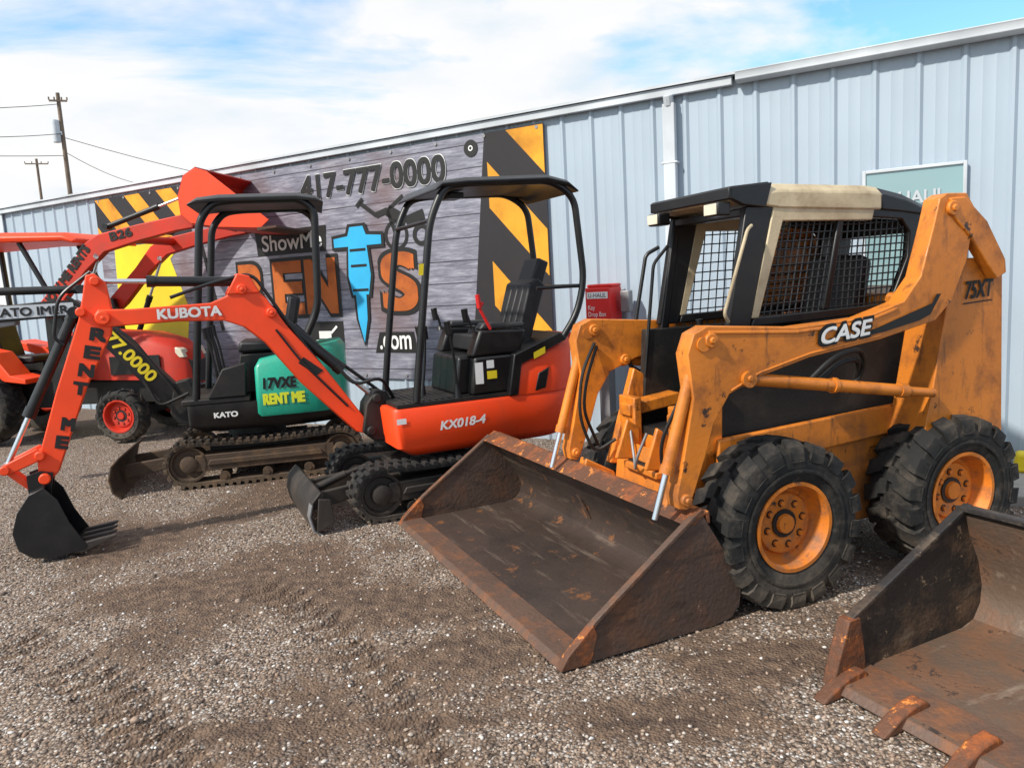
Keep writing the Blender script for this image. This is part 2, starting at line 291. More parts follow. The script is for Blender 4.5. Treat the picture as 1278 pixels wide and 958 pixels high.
icf=np.array([(0,11,5),(0,5,1),(0,1,7),(0,7,10),(0,10,11),(1,5,9),(5,11,4),(11,10,2),(10,7,6),(7,1,8),(3,9,4),(3,4,2),(3,2,6),(3,6,8),(3,8,9),(4,9,5),(2,4,11),(6,2,10),(8,6,7),(9,8,1)])
sz=.0036+.0066*rng.random(n_)**2.1; sz[rng.random(n_)<.008]*=1.8
sc3=np.stack([sz*(1+.5*rng.random(n_)),sz*(.7+.4*rng.random(n_)),sz*(.5+.35*rng.random(n_))],-1)
P=ico[None]*(1+.28*(rng.random((n_,12,1))-.5)*2)*sc3[:,None]; an=rng.random(n_)*6.283; ca,sa=np.cos(an)[:,None],np.sin(an)[:,None]
P=np.stack([P[...,0]*ca-P[...,1]*sa+xx[:,None],P[...,0]*sa+P[...,1]*ca+yy[:,None],P[...,2]+(height(xx,yy)+sz*.2)[:,None]],-1)
fc=(icf[None]+np.arange(n_)[:,None,None]*12).reshape(-1,3)
me=bpy.data.meshes.new('gravel'); me.vertices.add(n_*12); me.vertices.foreach_set('co',P.ravel()); me.loops.add(fc.size); me.loops.foreach_set('vertex_index',fc.ravel().astype(np.int32)); me.polygons.add(len(fc)); me.polygons.foreach_set('loop_start',np.arange(0,fc.size,3,dtype=np.int32)); me.polygons.foreach_set('loop_total',np.full(len(fc),3,dtype=np.int32)); me.polygons.foreach_set('use_smooth',[True]*len(fc)); me.update(calc_edges=True)
at=me.attributes.new('tone','FLOAT','POINT'); at.data.foreach_set('value',np.repeat(rng.random(n_),12).astype(np.float32))
gp=bpy.data.objects.new('gravel',me); COL.objects.link(gp); gp['kind']='stuff'; gp['label']='loose grey, tan and white gravel stones on the yard'; gp['category']='gravel'
m,t,N,L,B=nt('stones'); aa=N.new('ShaderNodeAttribute'); aa.attribute_name='tone'; rc=ramp(N,STONES); L.new(aa.outputs['Fac'],rc.inputs[0])
tc=N.new('ShaderNodeTexCoord'); nn=N.new('ShaderNodeTexNoise'); nn.inputs['Scale'].default_value=90; L.new(tc.outputs['Object'],nn.inputs['Vector']); rq=ramp(N,[(.35,.7),(.7,1.1)]); L.new(nn.outputs['Fac'],rq.inputs[0])
mm=N.new('ShaderNodeMixRGB'); mm.blend_type='MULTIPLY'; mm.inputs[0].default_value=1; L.new(rc.outputs[0],mm.inputs[1]); L.new(rq.outputs[0],mm.inputs[2]); L.new(mm.outputs[0],B.inputs['Base Color']); B.inputs['Roughness'].default_value=.75
gp.data.materials.append(m)
lf=root('fallen_leaf',-.055,2.0,30,'small dry orange leaf lying on the gravel','leaf',z=.012)
g=G(); g.add([(-.03,0,0),(-.012,-.014,.006),(.012,-.012,.009),(.034,0,.002),(.014,.013,.008),(-.010,.015,.004),(0,0,.0)],[[0,1,6],[1,2,6],[2,3,6],[3,4,6],[4,5,6],[5,0,6]]); g.obj('blade',lf,leafm,recalc=False)
# ---------------------------------------------------------------- building
bl=root('metal_building',3.83,5.75,-31.1,'long low light blue-grey ribbed metal building','building')
XL,XR,HT=-14.15,5.0,3.24
g=G(); prof=[]; x=XL; pitch=.305
while x<XR:
    prof+= [(x,0),(x+.022,-.022),(x+.042,-.022),(x+.064,0),(x+.13,0),(x+.145,-.003),(x+.16,0),(x+.215,0),(x+.23,-.003),(x+.245,0)]; x+=pitch
prof.append((XR,0)); k=len(prof)
g.add([(a,b,-.02) for a,b in prof]+[(a,b,HT) for a,b in prof],[[i,i+1,k+i+1,k+i] for i in range(k-1)])
g.box(XL,XL+.02,.0,9,-.02,3.2); g.box(XR-.02,XR,.01,9,-.02,3.2); g.box(XL,XR,8.98,9.0,-.02,3.9)
g.obj('wall',bl,wallm,smooth=20)
g=G()
g.add([(XL-.1,-.1,3.285),(XR+.1,-.1,3.285),(XR+.1,9.2,4.0),(XL-.1,9.2,4.0),(XL-.1,-.1,3.262),(XR+.1,-.1,3.262),(XR+.1,9.2,3.97),(XL-.1,9.2,3.97)],[[0,1,2,3],[4,5,6,7],[0,1,5,4],[1,2,6,5],[2,3,7,6],[3,0,4,7]])
g.obj('roof',bl,trimm)
g=G(); g.box(XL-.02,-2.1,-.075,-.03,3.185,3.258); g.box(XL-.04,XL+.09,-.05,-.03,-.02,3.18); g.obj('eave_trim',bl,trimm,bevel=.006)
g=G(); g.prism([(-.03,3.19),(-.09,3.19),(-.12,3.21),(-.12,3.26),(-.13,3.275),(-.11,3.277),(-.10,3.22),(-.03,3.215)],0,1); 
g.v=[(-2.06+7.1*y,x,z) for x,y,z in g.v]; g.obj('gutter',bl,trimm,bevel=.004)
g=G(); g.box(-2.71,-2.60,-.10,-.03,.1,3.12); g.tube([(-2.655,-.065,3.10),(-2.655,-.09,3.19)],.045); g.box(-2.73,-2.58,-.103,-.03,2.6,2.62); g.obj('downspout',bl,trimm,bevel=.008)
g=G(); g.box(-.40,1.0,-.05,-.03,-.02,.06); g.obj('base_trim',bl,trimm)
wn=G(); wn.box(-1.06,-.39,-.035,-.028,1.25,2.33); wn=wn.obj('window',bl,winglass)
for a in[(-1.085,-1.06,1.21,2.355),(-.39,-.365,1.21,2.355),(-1.06,-.39,2.33,2.355),(-1.06,-.39,1.21,1.25)]: g=G(); g.box(a[0],a[1],-.05,-.03,a[2],a[3]); g.obj('window_frame',wn,trimm,bevel=.004)
text(wn,'U-HAUL',(-.96,-.043,2.07),.46,.10,trimm,bold=.03)
g=G(); g.box(-1.3,5,-1.0,-.03,-.05,.06); pv=g.obj('pavement',None,concm,bevel=.01); pv.location=(3.83,5.75,0); pv.rotation_euler=(0,0,math.radians(-31.1)); pv['kind']='structure'; pv['label']='concrete pad along the foot of the metal wall'; pv['category']='pavement'
ws=root('parking_curb_block',3.83,5.75,-31.1,'small yellow block standing by the metal wall','curb block')
g=G(); g.prism([(-.03,.06),(.5,.06),(.48,.2),(-.01,.2)],-.35,-.2); g.obj('block',ws,yel,bevel=.02)
# ---------------------------------------------------------------- banner
bn=root('banner',3.83,5.75,-31.1,'large printed banner with hazard stripes on the metal wall','banner')
y0=-.034
g=G(); nxb,nzb=90,30; vs=[]
for j in range(nzb+1):
    for i in range(nxb+1):
        x=-11.45+7.52*i/nxb; z=.6+2.55*j/nzb; vs.append((x,y0+.0015*math.sin(x*9+z*3),z))
g.add(vs,[[j*(nxb+1)+i,j*(nxb+1)+i+1,(j+1)*(nxb+1)+i+1,(j+1)*(nxb+1)+i] for j in range(nzb) for i in range(nxb)]); g.obj('sheet',bn,bannerm,recalc=False)
def clip(poly,xa,xb,za,zb):
    for ax,val,sg in((0,xa,1),(0,xb,-1),(1,za,1),(1,zb,-1)):
        out=[]
        for i in range(len(poly)):
            p,q=poly[i-1],poly[i]; a=(p[ax]-val)*sg>=0; b=(q[ax]-val)*sg>=0
            if a!=b:
                u=(val-p[ax])/(q[ax]-p[ax]); out.append((p[0]+(q[0]-p[0])*u,p[1]+(q[1]-p[1])*u))
            if b: out.append(q)
        poly=out
        if not poly: return poly
    return poly
def stripes(xa,xb,za,zb,slope,wd,gap,name,y):
    c=za-6
    while c<zb+8:
        pl=clip([(xa-1,c+slope),(xb+1,c+slope+slope*(xb-xa+2)),(xb+1,c+wd+slope+slope*(xb-xa+2)),(xa-1,c+wd+slope)],xa,xb,za,zb)
        if len(pl)>2: decal(bn,pl,y,yelb,name)
        c+=gap
decal(bn,[(-4.95,.6),(-3.93,.6),(-3.93,3.15),(-4.62,3.15)],y0-.004,darkp,'dark_print')
stripes(-4.6,-3.94,.6,3.14,-1.1,.46,1.0,'hazard_stripe',y0-.008)
decal(bn,[(-11.45,2.45),(-9.3,2.45),(-9.5,3.15),(-11.45,3.15)],y0-.004,darkp,'dark_print')
stripes(-11.44,-9.45,2.5,3.14,-1.0,.34,.72,'hazard_stripe',y0-.008)
decal(bn,[(-11.2,.8),(-9.75,.7),(-9.55,1.5),(-9.85,2.2),(-9.5,2.44),(-11.1,2.44)],y0-.004,yel,'yellow_print')
K=y0-.010
text(bn,'417-777-0000',(-7.255,K,2.712),2.14,.305,white,bold=.05); text(bn,'417-777-0000',(-7.25,K-.004,2.72),2.13,.29,blackd,bold=.042)
decal(bn,[(-8.1,2.12),(-6.93,2.12),(-6.90,2.42),(-8.12,2.42)],y0-.004,blackd,'name_panel'); text(bn,'ShowMe',(-8.0,K,2.17),1.02,.20,white,bold=.02)
for ch,x in [('R',-8.5),('E',-7.87),('N',-7.32),('S',-6.12)]:
    text(bn,ch,(x-.03,K+.002,1.33),.60,.75,blackd,bold=.10); text(bn,ch,(x+.015,K-.003,1.375),.51,.66,bprint,bold=.065)
def jack(o,yy,mt,nm):
    g=G()
    g.add([(-6.42+a,yy,b) for a,b in [(-.36-o,2.14-o),(-.14-o,2.14-o),(.14+o,2.14-o),(.36+o,2.14-o),(.36+o,2.24+o),(.14+o,2.26+o),(.10+o,2.36+o),(-.10-o,2.36+o),(-.14-o,2.26+o),(-.36-o,2.24+o)]],[list(range(10))])
    g.add([(-6.42+a,yy,b) for a,b in [(-.14-o,2.14-o),(-.17-o,1.80),(-.12-o,1.58-o),(-.08-o,1.58-o),(-.07-o,1.30),(0,1.02-o*1.5),(.07+o,1.30),(.08+o,1.58-o),(.12+o,1.58-o),(.17+o,1.80),(.14+o,2.14-o)]],[list(range(11))])
    g.obj(nm,bn,mt,recalc=False)
jack(.035,K-.006,blackd,'jackhammer_outline'); jack(0,K-.010,cyanm,'jackhammer_print')
for a in(1.62,1.9,2.08): decal(bn,[(-6.54,a),(-6.30,a),(-6.30,a+.03),(-6.54,a+.03)],K-.013,blackd,'jackhammer_detail')
decal(bn,[(-6.28,.9),(-6.2,1.14),(-5.7,1.14),(-5.66,.9)],y0-.004,blackd,'name_panel'); text(bn,'.com',(-6.2,K,.94),.46,.16,white,bold=.03)
g=G(); yk=K+.003
def seg(a,b,wd):
    a=Vector(a);b=Vector(b);d=(b-a).normalized();nn=Vector((-d.y,d.x))*wd/2
    g.add([(p.x,yk,p.y) for p in(a-nn,b-nn,b+nn,a+nn)],[[0,1,2,3]])
def ring(cx,cz,r,wd,n=28):
    vs=[(cx+q*math.cos(2*math.pi*i/n),yk,cz+q*math.sin(2*math.pi*i/n)) for i in range(n) for q in(r,r-wd)]
    g.add(vs,[[2*i,2*((i+1)%n),2*((i+1)%n)+1,2*i+1] for i in range(n)])
ring(-5.85,2.22,.17,.04);ring(-5.5,2.2,.12,.05)
for a,b,c in[((-6.35,2.62),(-6.12,2.46),.05),((-6.12,2.46),(-5.95,2.5),.07),((-5.95,2.5),(-5.7,2.36),.13),((-5.95,2.5),(-5.85,2.22),.05),((-5.7,2.36),(-5.45,2.42),.11),((-5.72,2.64),(-5.95,2.5),.04),((-6.3,2.66),(-6.4,2.58),.05)]: seg(a,b,c)
g.obj('motorcycle_print',bn,blackd,recalc=False)
g=G()
for a,b,c in[((-8.9,1.2),(-9.2,2.5),.06),((-9.2,2.5),(-8.3,2.6),.06)]: seg(a,b,c)
g.obj('crane_print',bn,blackd,recalc=False)
decal(bn,[(-7.3,.95),(-6.75,.95),(-6.75,1.28),(-7.3,1.28)],y0-.004,blackd,'name_panel'); g=G(); yk=K-.002
for a,b,c in[((-7.2,1.04),(-6.85,1.04),.04),((-7.15,1.12),(-6.95,1.12),.09),((-6.95,1.14),(-6.85,1.22),.03)]: seg(a,b,c)
g.obj('excavator_print',bn,white,recalc=False)
g=G(); yk=K; ring(-4.79,3.02,.085,.085); g.obj('round_emblem',bn,blackd,recalc=False); g=G(); yk=K-.003; ring(-4.79,3.02,.028,.012); g.obj('round_emblem',bn,white,recalc=False)
for i in range(13):
    x=-11.35+7.34*i/12
    for zz in(3.12,.64): g=G(); g.cyl((x,y0-.012,zz),(x,y0-.002,zz),.018,n=10); g.obj('grommet',bn,steel)
# ---------------------------------------------------------------- red drop box on wall
db=root('key_drop_box',3.83,5.75,-31.1,'red key drop box on a post at the metal wall','drop box')
g=G(); g.box(-3.42,-3.17,-.34,-.06,1.22,1.54); g.prism([(-3.42,1.54),(-3.17,1.54),(-3.17,1.57),(-3.42,1.57)],-.3,-.06); g.obj('box',db,redbox,bevel=.012)
g=G(); g.box(-3.35,-3.25,-.25,-.1,0,1.21); g.obj('post',db,steel)
decal(db,[(-3.40,1.44),(-3.19,1.44),(-3.19,1.50),(-3.40,1.50)],-.343,white,'sign_panel'); text(db,'U-HAUL',(-3.385,-.346,1.45),.18,.04,blackd,bold=.0)
text(db,'Key\nDrop Box',(-3.39,-.343,1.26),.18,.12,white,bold=.0)
g=G(); g.box(-3.62,-3.42,-.44,-.40,.98,1.14); g.box(-3.54,-3.50,-.40,-.36,0,1.1); g.obj('small_sign',db,redbox,bevel=.005); text(db,'Drop',(-3.59,-.445,1.03),.13,.06,white)
g=G(); g.box(-3.13,-3.04,-.2,-.1,1.3,1.5); g.obj('meter_box',db,steel,bevel=.01)
# ---------------------------------------------------------------- utility poles
for (x,y,h,lb) in[(-24.5,45,13.4,'tall wooden utility pole with transformer and wires'),(-40.7,70,14.5,'distant wooden utility pole with a crossarm')]:
    po=root('utility_pole',x,y,20,lb,'utility pole',group='utility poles behind the yard')
    g=G(); g.cyl((0,0,0),(0,0,h),.16,.10,n=12); g.obj('pole',po,wood_pole)
    g=G(); aw=.45 if y<50 else .9; g.box(-aw,aw,-.16,-.1,h-.5,h-.40); 
    for q in(-1,-.4,.4,1): g.cyl((q*aw,-.13,h-.40),(q*aw,-.13,h-.25),.04,n=8)
    g.obj('crossarm',po,wood_pole)
    if y<50:
        g=G(); g.cyl((-.30,-.1,h-2.7),(-.30,-.1,h-1.5),.2,n=16); g.box(-.2,0,-.15,.0,h-2.3,h-2.1); g.obj('transformer',po,trimm)
        for i,(p0,p1,sag) in enumerate([((0,0,h-3.2),(4,24,11.4),.6),((0,0,h-.6),(-8,-16,9.2),.3),((0,0,h-2.2),(-8,-16,8.6),.4),((0,0,h-2.4),(22,12,8.3),.7),((0,0,h-3.4),(-16,-10,9.8),.5)]):
            g=G(); a=Vector(p0);b=Vector(p1); g.tube([a.lerp(b,u/12)-Vector((0,0,sag*4*(u/12)*(1-u/12))) for u in range(13)],.018,n=5,rad=.2); g.obj('wire',po,blkd)
# ---------------------------------------------------------------- wheels
def wheel(parent,cx,cz,ya,yb,R,rr,rimmat,lugs=17,near=True,lugh=.03,ag=False):
    W=yb-ya; s=1 if near else -1; yo=ya if near else yb; f=lambda q:yo+s*q*W
    g=G(); prof=[(f(.10),rr),(f(.04),rr+.03),(f(.0),rr+(R-rr)*.45),(f(.0),R-.085),(f(.05),R-.045),(f(.16),R-lugh),(f(.5),R-lugh+.004),(f(.84),R-lugh),(f(.95),R-.045),(f(1.),R-.085),(f(1),rr+(R-rr)*.45),(f(.96),rr+.03),(f(.9),rr)]
    g.lathe(prof,cx,cz,64)
    g.lathe([(f(-.012),rr+.055),(f(-.022),rr+.065),(f(-.012),rr+.075)],cx,cz,64)
    P=lambda q,th,r:(cx+r*math.cos(th),f(q),cz+r*math.sin(th))
    pit=2*math.pi/lugs
    SE=[(.53,0,.50,R-.004,R-.05),(.34,.12,.50,R,R-.05),(.16,.26,.58,R-.004,R-.06),(.05,.36,.60,R-.028,R-.08),(0,.40,.52,R-.085,R-.11)] if ag else [(.515,.0,.66,R-.003,R-.05),(.37,.04,.62,R,R-.05),(.35,.13,.66,R,R-.05),(.14,.25,.70,R-.003,R-.06),(.02,.30,.72,R-.014,R-.075),(-.018,.31,.70,R-.045,R-.085),(-.010,.31,.62,R-.075,R-.092)]
    for side in(0,1):
        for k in range(lugs):
            t0=(k+(.5 if side else 0))*pit; secs=[]; jit=1+.06*random.random()
            for q,dt,wd,ro,ri in SE:
                qq=1-q if side else q; th=t0+dt*pit*1.7; hw=wd*pit*.5*jit
                if q<=0 and ag: qq=-.012 if not side else 1.012
                secs.append([P(qq,th-hw*.98,ri),P(qq,th-hw*.86,ro),P(qq,th+hw*.86,ro),P(qq,th+hw*.98,ri)] if not ag else [P(qq,th-hw*.52,ri),P(qq,th-hw*.44,ro),P(qq,th+hw*.44,ro),P(qq,th+hw*.52,ri)])
            g.loft(secs)
    wo=G(); wo.cyl((cx,f(.3),cz),(cx,f(.9),cz),.07); wo=wo.obj('wheel',parent,blkd)
    g.obj('tyre',wo,rub,smooth=40)
    g=G(); g.lathe([(f(.10),rr+.004),(f(.05),rr+.008),(f(.05),rr-.010),(f(.10),rr-.018),(f(.30),rr-.026),(f(.36),rr*.82),(f(.36),rr*.74),(f(.30),rr*.68),(f(.30),rr*.42),(f(.33),rr*.34),(f(.33),.001)],cx,cz,56)
    for k in range(8):
        th=2*math.pi*k/8+.2; r_=rr*.50; c=(cx+r_*math.cos(th),f(.31),cz+r_*math.sin(th)); c2=(c[0],f(.25),c[2]); g.cyl(c,c2,.013,n=6); g.cyl(c,(c[0],f(.29),c[2]),.019,n=14,mi=1)
    g.cyl((cx,f(.34),cz),(cx,f(.24),cz),rr*.24,rr*.21,n=24)
    g.obj('rim',wo,[rimmat,blkd],smooth=30); return wo
# ---------------------------------------------------------------- skid steer loader
ss=root('skid_steer_loader',1.17,3.49,20.5,'orange-tan skid steer loader with black cab and wide rusty bucket','skid steer loader')
for cx in(.17,1.285):
    wheel(ss,cx,.40,0,.31,.415,.215,rimo,lugs=18); wheel(ss,cx,.40,1.22,1.53,.415,.215,rimo,lugs=18,near=False)
q_=lambda P:[(x if x<.95 else .95+(x-.95)*.84,z) for x,z in P]
g=G(); g.prism(q_([(-.12,.30),(.1,.22),(1.62,.22),(1.82,.45),(1.82,.74),(-.10,.74)]),.36,1.17); g.prism([(-.22,.42),(-.10,.30),(-.10,.62),(-.18,.70)],.42,1.11)
g.prism([(-.04,.80),(1.15,.86),(1.15,.70),(-.04,.62)],.325,.358); g.prism([(-.04,.80),(1.15,.86),(1.15,.70),(-.04,.62)],1.172,1.205)
g.obj('chassis',ss,tan,bevel=.01)
g=G(); g.prism([(-.02,.745),(1.25,.745),(1.27,1.32),(.02,1.32)],.40,.46); g.prism([(-.02,.745),(1.25,.745),(1.27,1.32),(.02,1.32)],1.09,1.15); g.prism([(.55,.745),(1.25,.745),(1.25,1.0),(.55,1.0)],.46,1.09)
g.obj('side_panel',ss,blkd,bevel=.006)
g=G(); g.prism(q_([(1.22,.75),(1.84,.75),(1.86,1.35),(1.55,1.50),(1.26,1.46)]),.41,1.12); g.obj('engine_cover',ss,tan,bevel=.015)
ARM=q_([(-.39,1.28),(-.355,1.37),(-.28,1.40),(-.16,1.39),(.21,1.36),(.62,1.375),(.88,1.44),(1.0,1.56),(1.10,1.82),(1.14,1.94),(1.20,1.965),(1.36,1.965),(1.42,1.90),(1.42,1.80),(1.37,1.62),(1.25,1.42),(1.12,1.33),(.73,1.262),(.29,1.21),(0,1.145),(-.17,1.08),(-.26,.95),(-.31,.80),(-.39,.60),(-.41,.57),(-.455,.58),(-.465,.64),(-.425,.80),(-.365,1.08)])
for nm,a,b,ya_,yb_ in(('near',.10,.34,.05,.15),('far',1.13,1.34,1.20,1.30)):
    g=G(); g.prism(q_([(1.32,1.64),(1.72,1.63),(1.76,1.60),(1.80,.62),(1.10,.69),(1.16,.88),(1.28,1.37)]),a,b); g.cyl((1.535,a-.02,1.56),(1.535,b+.02,1.56),.031); g.cyl((1.535,a-.03,1.56),(1.535,a-.02,1.56),.018)
    g.obj('rear_upright',ss,tan,bevel=.006)
    g=G(); g.prism(ARM,ya_,yb_)
    e=ya_-.006 if nm=='near' else yb_-.006
    g.strip([(-.28,1.362),(.21,1.328),(.62,1.343),(.84,1.40)],.016,e,e+.012); g.strip([(-.16,1.09),(0,1.158),(.29,1.222),(.73,1.276)],.012,e,e+.012)
    for px,pz,pr in((-.27,1.335,.034),(-.07,1.145,.032),(1.19,1.89,.038),(-.42,.62,.028)):
        g.cyl((px,ya_-.018,pz),(px,yb_+.018,pz),pr); g.cyl((px,ya_-.030,pz),(px,yb_+.030,pz),pr*.5,n=6)
    g.obj('lift_arm',ss,tan,bevel=.005)
    yc=ya_+.0 if nm=='near' else yb_-.04
    g=G(); g.prism([(1.17,1.94),(1.27,1.945),(1.43,1.82),(1.57,1.62),(1.58,1.55),(1.51,1.52),(1.44,1.60),(1.32,1.74),(1.20,1.84)],yc-.012,yc+.05); g.obj('rear_link',ss,tan,bevel=.006)
    g=G(); g.prism([(1.30,1.60),(1.36,1.78),(1.47,1.66),(1.47,1.58)],(a+b)/2-.03,(a+b)/2+.03); g.obj('link_bracket',ss,tan,bevel=.006)
    yl=ya_+.03 if nm=='near' else yb_-.03
    g=G(); g.cyl((-.02,yl,1.132),(.90,yl,.985),.031); g.cyl((.88,yl,.988),(.93,yl,.98),.037); g.cyl((.45,yl,1.057),(.47,yl,1.054),.039); g.cyl((-.07,yl-.05,1.14),(-.07,yl+.05,1.14),.038)
    g.cyl((.93,yl,.98),(1.12,yl,.95),.024); g.obj('lift_cylinder',ss,tan)
    yt=ya_+.04 if nm=='near' else yb_-.055; p0=Vector((-.31,yt,1.32)); p1=Vector((-.56,yt,.54)); q=p0.lerp(p1,.74)
    g=G(); g.cyl(p0,q,.028); g.cyl(p0.lerp(p1,.69),q,.033); g.cyl((p0.x,yt-.05,p0.z),(p0.x,yt+.05,p0.z),.033); g.obj('tilt_cylinder',ss,tan)
    g=G(); g.cyl(q,p1,.016); g.obj('cylinder_rod',ss,chrome)
g=G()
for q0 in(.22,1.10): g.prism([(-.16,.10),(-.10,.10),(-.22,.50),(-.40,.60),(-.42,.54),(-.24,.36)],q0,q0+.08)
g.cyl((-.30,.1,.48),(-.30,1.28,.48),.035); g.obj('coupler',ss,tan,bevel=.008)
g=G(); g.box(-.16,-.11,.40,.60,.30,.95); g.box(-.16,-.11,.95,1.13,.30,.95); g.box(-.2,-.12,.60,.95,.30,.52); g.prism([(-.18,.84),(.16,.88),(.16,.95),(-.18,.91)],.46,.58); g.prism([(-.18,.84),(.16,.88),(.16,.95),(-.18,.91)],.97,1.09); g.box(-.24,-.08,.60,.95,.56,.60)
g.prism([(-.24,.55),(.0,.50),(.02,1.05),(-.06,1.10)],.36,.42); g.prism([(-.24,.55),(.0,.50),(.02,1.05),(-.06,1.10)],1.11,1.17); g.prism([(-.30,.62),(-.16,.60),(-.14,.78),(-.22,.84)],.60,.63); g.prism([(-.30,.62),(-.16,.60),(-.14,.78),(-.22,.84)],.92,.95); g.obj('front_body',ss,tan,bevel=.008)
g=G(); g.box(-.10,.6,.47,1.08,.742,.78); g.box(.58,.62,.47,1.08,.78,1.3); 
for i in range(7): g.box(-.22+.02*i,-.215+.02*i,.62,.93,.60,.612)
g.obj('cab_floor',ss,blkd)
g=G(); g.add([(-.164,1.0,.62),(-.164,1.1,.62),(-.164,1.1,.72),(-.164,1.0,.72)],[[0,1,2,3]]); g.obj('warning_sticker',ss,white)
# cab
CF=1.17
cab=G()
def frame_side(ya,yb):
    cab.prism([(.25,1.96),(.42,1.96),(.265,1.34),(.13,1.34)],ya,yb)
    cab.prism([(.86,1.90),(.90,1.90),(.79,1.40),(.75,1.40)],ya+.005,yb-.005)
    cab.prism([(.27,1.34),(1.30,1.36),(1.34,1.41),(.29,1.39)],ya,yb)
    cab.prism([(1.10,1.97),(1.36,1.93),(1.50,1.90),(1.575,1.86),(1.60,1.78),(1.57,1.64),(1.42,1.38),(1.20,1.38),(1.26,1.48),(1.35,1.66),(1.36,1.80),(1.30,1.87),(1.08,1.885)],ya,yb)
frame_side(.455,.50); frame_side(CF-.045,CF)
cab.prism([(.25,1.95),(.30,1.95),(.11,.86),(.06,.86)],CF-.05,CF); cab.prism([(.15,1.36),(.19,1.36),(.09,.86),(.05,.86)],.455,.50)
cab.box(1.50,1.58,.50,CF-.05,1.80,1.88); cab.box(.25,.32,.50,CF-.05,1.91,1.955); cab.box(1.32,1.36,.5,CF-.05,1.0,1.45)
cab=cab.obj('cab_frame',ss,blk,bevel=.008)
for ya,yb in((.448,.50),(CF-.045,CF+.007)):
    g=G(); g.prism([(.42,1.965),(1.10,1.945),(1.08,1.87),(.475,1.88),(.315,1.385),(.272,1.385)],ya,yb); g.obj('cab_side_shell',cab,cream,bevel=.006)
def sec(x,zt,zb): return [(x,.44,zb),(x,.44,zt-.04),(x,.48,zt),(x,CF-.02,zt),(x,CF+.02,zt-.04),(x,CF+.02,zb)]
g=G(); g.loft([sec(*q) for q in[(.17,2.052,1.99),(.45,2.075,1.945),(1.05,2.06,1.925),(1.14,2.05,1.925)]]); g.obj('cab_roof',cab,cream,bevel=.010)
g=G(); g.loft([sec(*q) for q in[(1.142,2.046,1.925),(1.32,2.01,1.91),(1.48,1.95,1.89),(1.58,1.88,1.86)]]); g.obj('cab_rear_cap',cab,blk,bevel=.012)
g=G()
for q0,q1 in((.437,.47),(CF,CF+.022)): g.prism([(.135,2.055),(.14,2.0),(.22,1.965),(.36,1.95),(.40,2.076)],q0,q1)
g.box(.13,.155,.437,CF+.022,1.995,2.052); g.prism([(.14,2.04),(.14,2.058),(.38,2.080),(.38,2.06)],.44,CF+.02); g.obj('roof_visor',cab,blk,bevel=.006)
for y in(.46,1.02):
    g=G(); g.box(.08,.16,y,y+.12,1.915,1.985); g.obj('work_lamp_housing',cab,blk,bevel=.01)
    g=G(); g.box(.072,.08,y+.008,y+.112,1.923,1.978); g.obj('work_lamp',cab,glassm,bevel=.003)
def mesh_grid(poly,y,st,r=.0035,vertical_lean=0.,name='mesh_guard'):
    g=G(); xs_=[p[0] for p in poly]; zs_=[p[1] for p in poly]
    def cut(px,pz,dx,dz):
        ts=[]
        for i in range(len(poly)):
            a,b=poly[i-1],poly[i]; ex,ez=b[0]-a[0],b[1]-a[1]; den=dx*ez-dz*ex
            if abs(den)<1e-9: continue
            t=((a[0]-px)*ez-(a[1]-pz)*ex)/den; u=((a[0]-px)*dz-(a[1]-pz)*dx)/den
            if 0<=u<=1: ts.append(t)
        if len(ts)>=2:
            t0,t1=min(ts),max(ts)
            if t1-t0>.02: g.cyl((px+dx*t0,y,pz+dz*t0),(px+dx*t1,y,pz+dz*t1),r,n=5)
    x=min(xs_)-.3
    while x<max(xs_)+.3: cut(x,min(zs_),vertical_lean,1); x+=st
    z=min(zs_)
    while z<max(zs_): cut(min(xs_)-1,z,1,0.02); z+=st
    return g.obj(name,cab,blk)
mesh_grid([(.47,1.88),(.86,1.88),(.75,1.39),(.31,1.39)],.478,.040,r=.0045,vertical_lean=.2)
mesh_grid([(.90,1.88),(1.36,1.87),(1.36,1.72),(1.28,1.46),(1.24,1.39),(.79,1.39)],.478,.040,r=.0045,vertical_lean=.1)
mesh_grid([(.30,1.9),(1.5,1.85),(1.4,1.44),(1.2,.95),(.14,.95)],CF-.02,.055,r=.004,vertical_lean=.1)
g=G(); g.prism([(.72,.98),(1.12,.98),(1.14,1.10),(.70,1.12)],.58,1.02); g.prism([(1.02,1.10),(1.14,1.10),(1.24,1.66),(1.14,1.70)],.59,1.01); g.obj('seat',ss,vinyl,bevel=.03)
for y in(.56,1.04):
    g=G(); g.tube([(.45,y,.78),(.40,y,1.0),(.36,y,1.25)],.012); g.cyl((.36,y,1.22),(.35,y,1.36),.022); g.obj('control_lever',ss,blk)
g=G(); g.tube([(.26,.43,1.86),(.22,.41,1.84),(.07,.41,1.42),(.11,.43,1.38)],.009,rad=.03); g.obj('grab_handle',cab,cream)
g=G(); g.tube([(.20,CF+.05,1.80),(.12,CF+.07,1.76),(-.02,CF+.07,1.10),(.04,CF+.05,1.06)],.012,rad=.03); g.obj('grab_handle',cab,blk)
g=G(); g.tube([(.18,CF-.08,1.80),(.08,CF-.08,1.70),(.0,CF-.08,1.05)],.010,rad=.03); g.obj('grab_handle',cab,blk)
def hose(pts,r=.012): g=G(); g.tube(pts,r,n=8,rad=.25); return g.obj('hydraulic_hose',ss,blkd)
hose([(-.28,1.18,1.26),(-.40,1.12,1.10),(-.44,1.10,.85),(-.34,1.12,.62),(-.22,1.07,.70)],.010); hose([(-.26,1.19,1.24),(-.36,1.14,1.06),(-.40,1.12,.88),(-.30,1.14,.66)],.010)
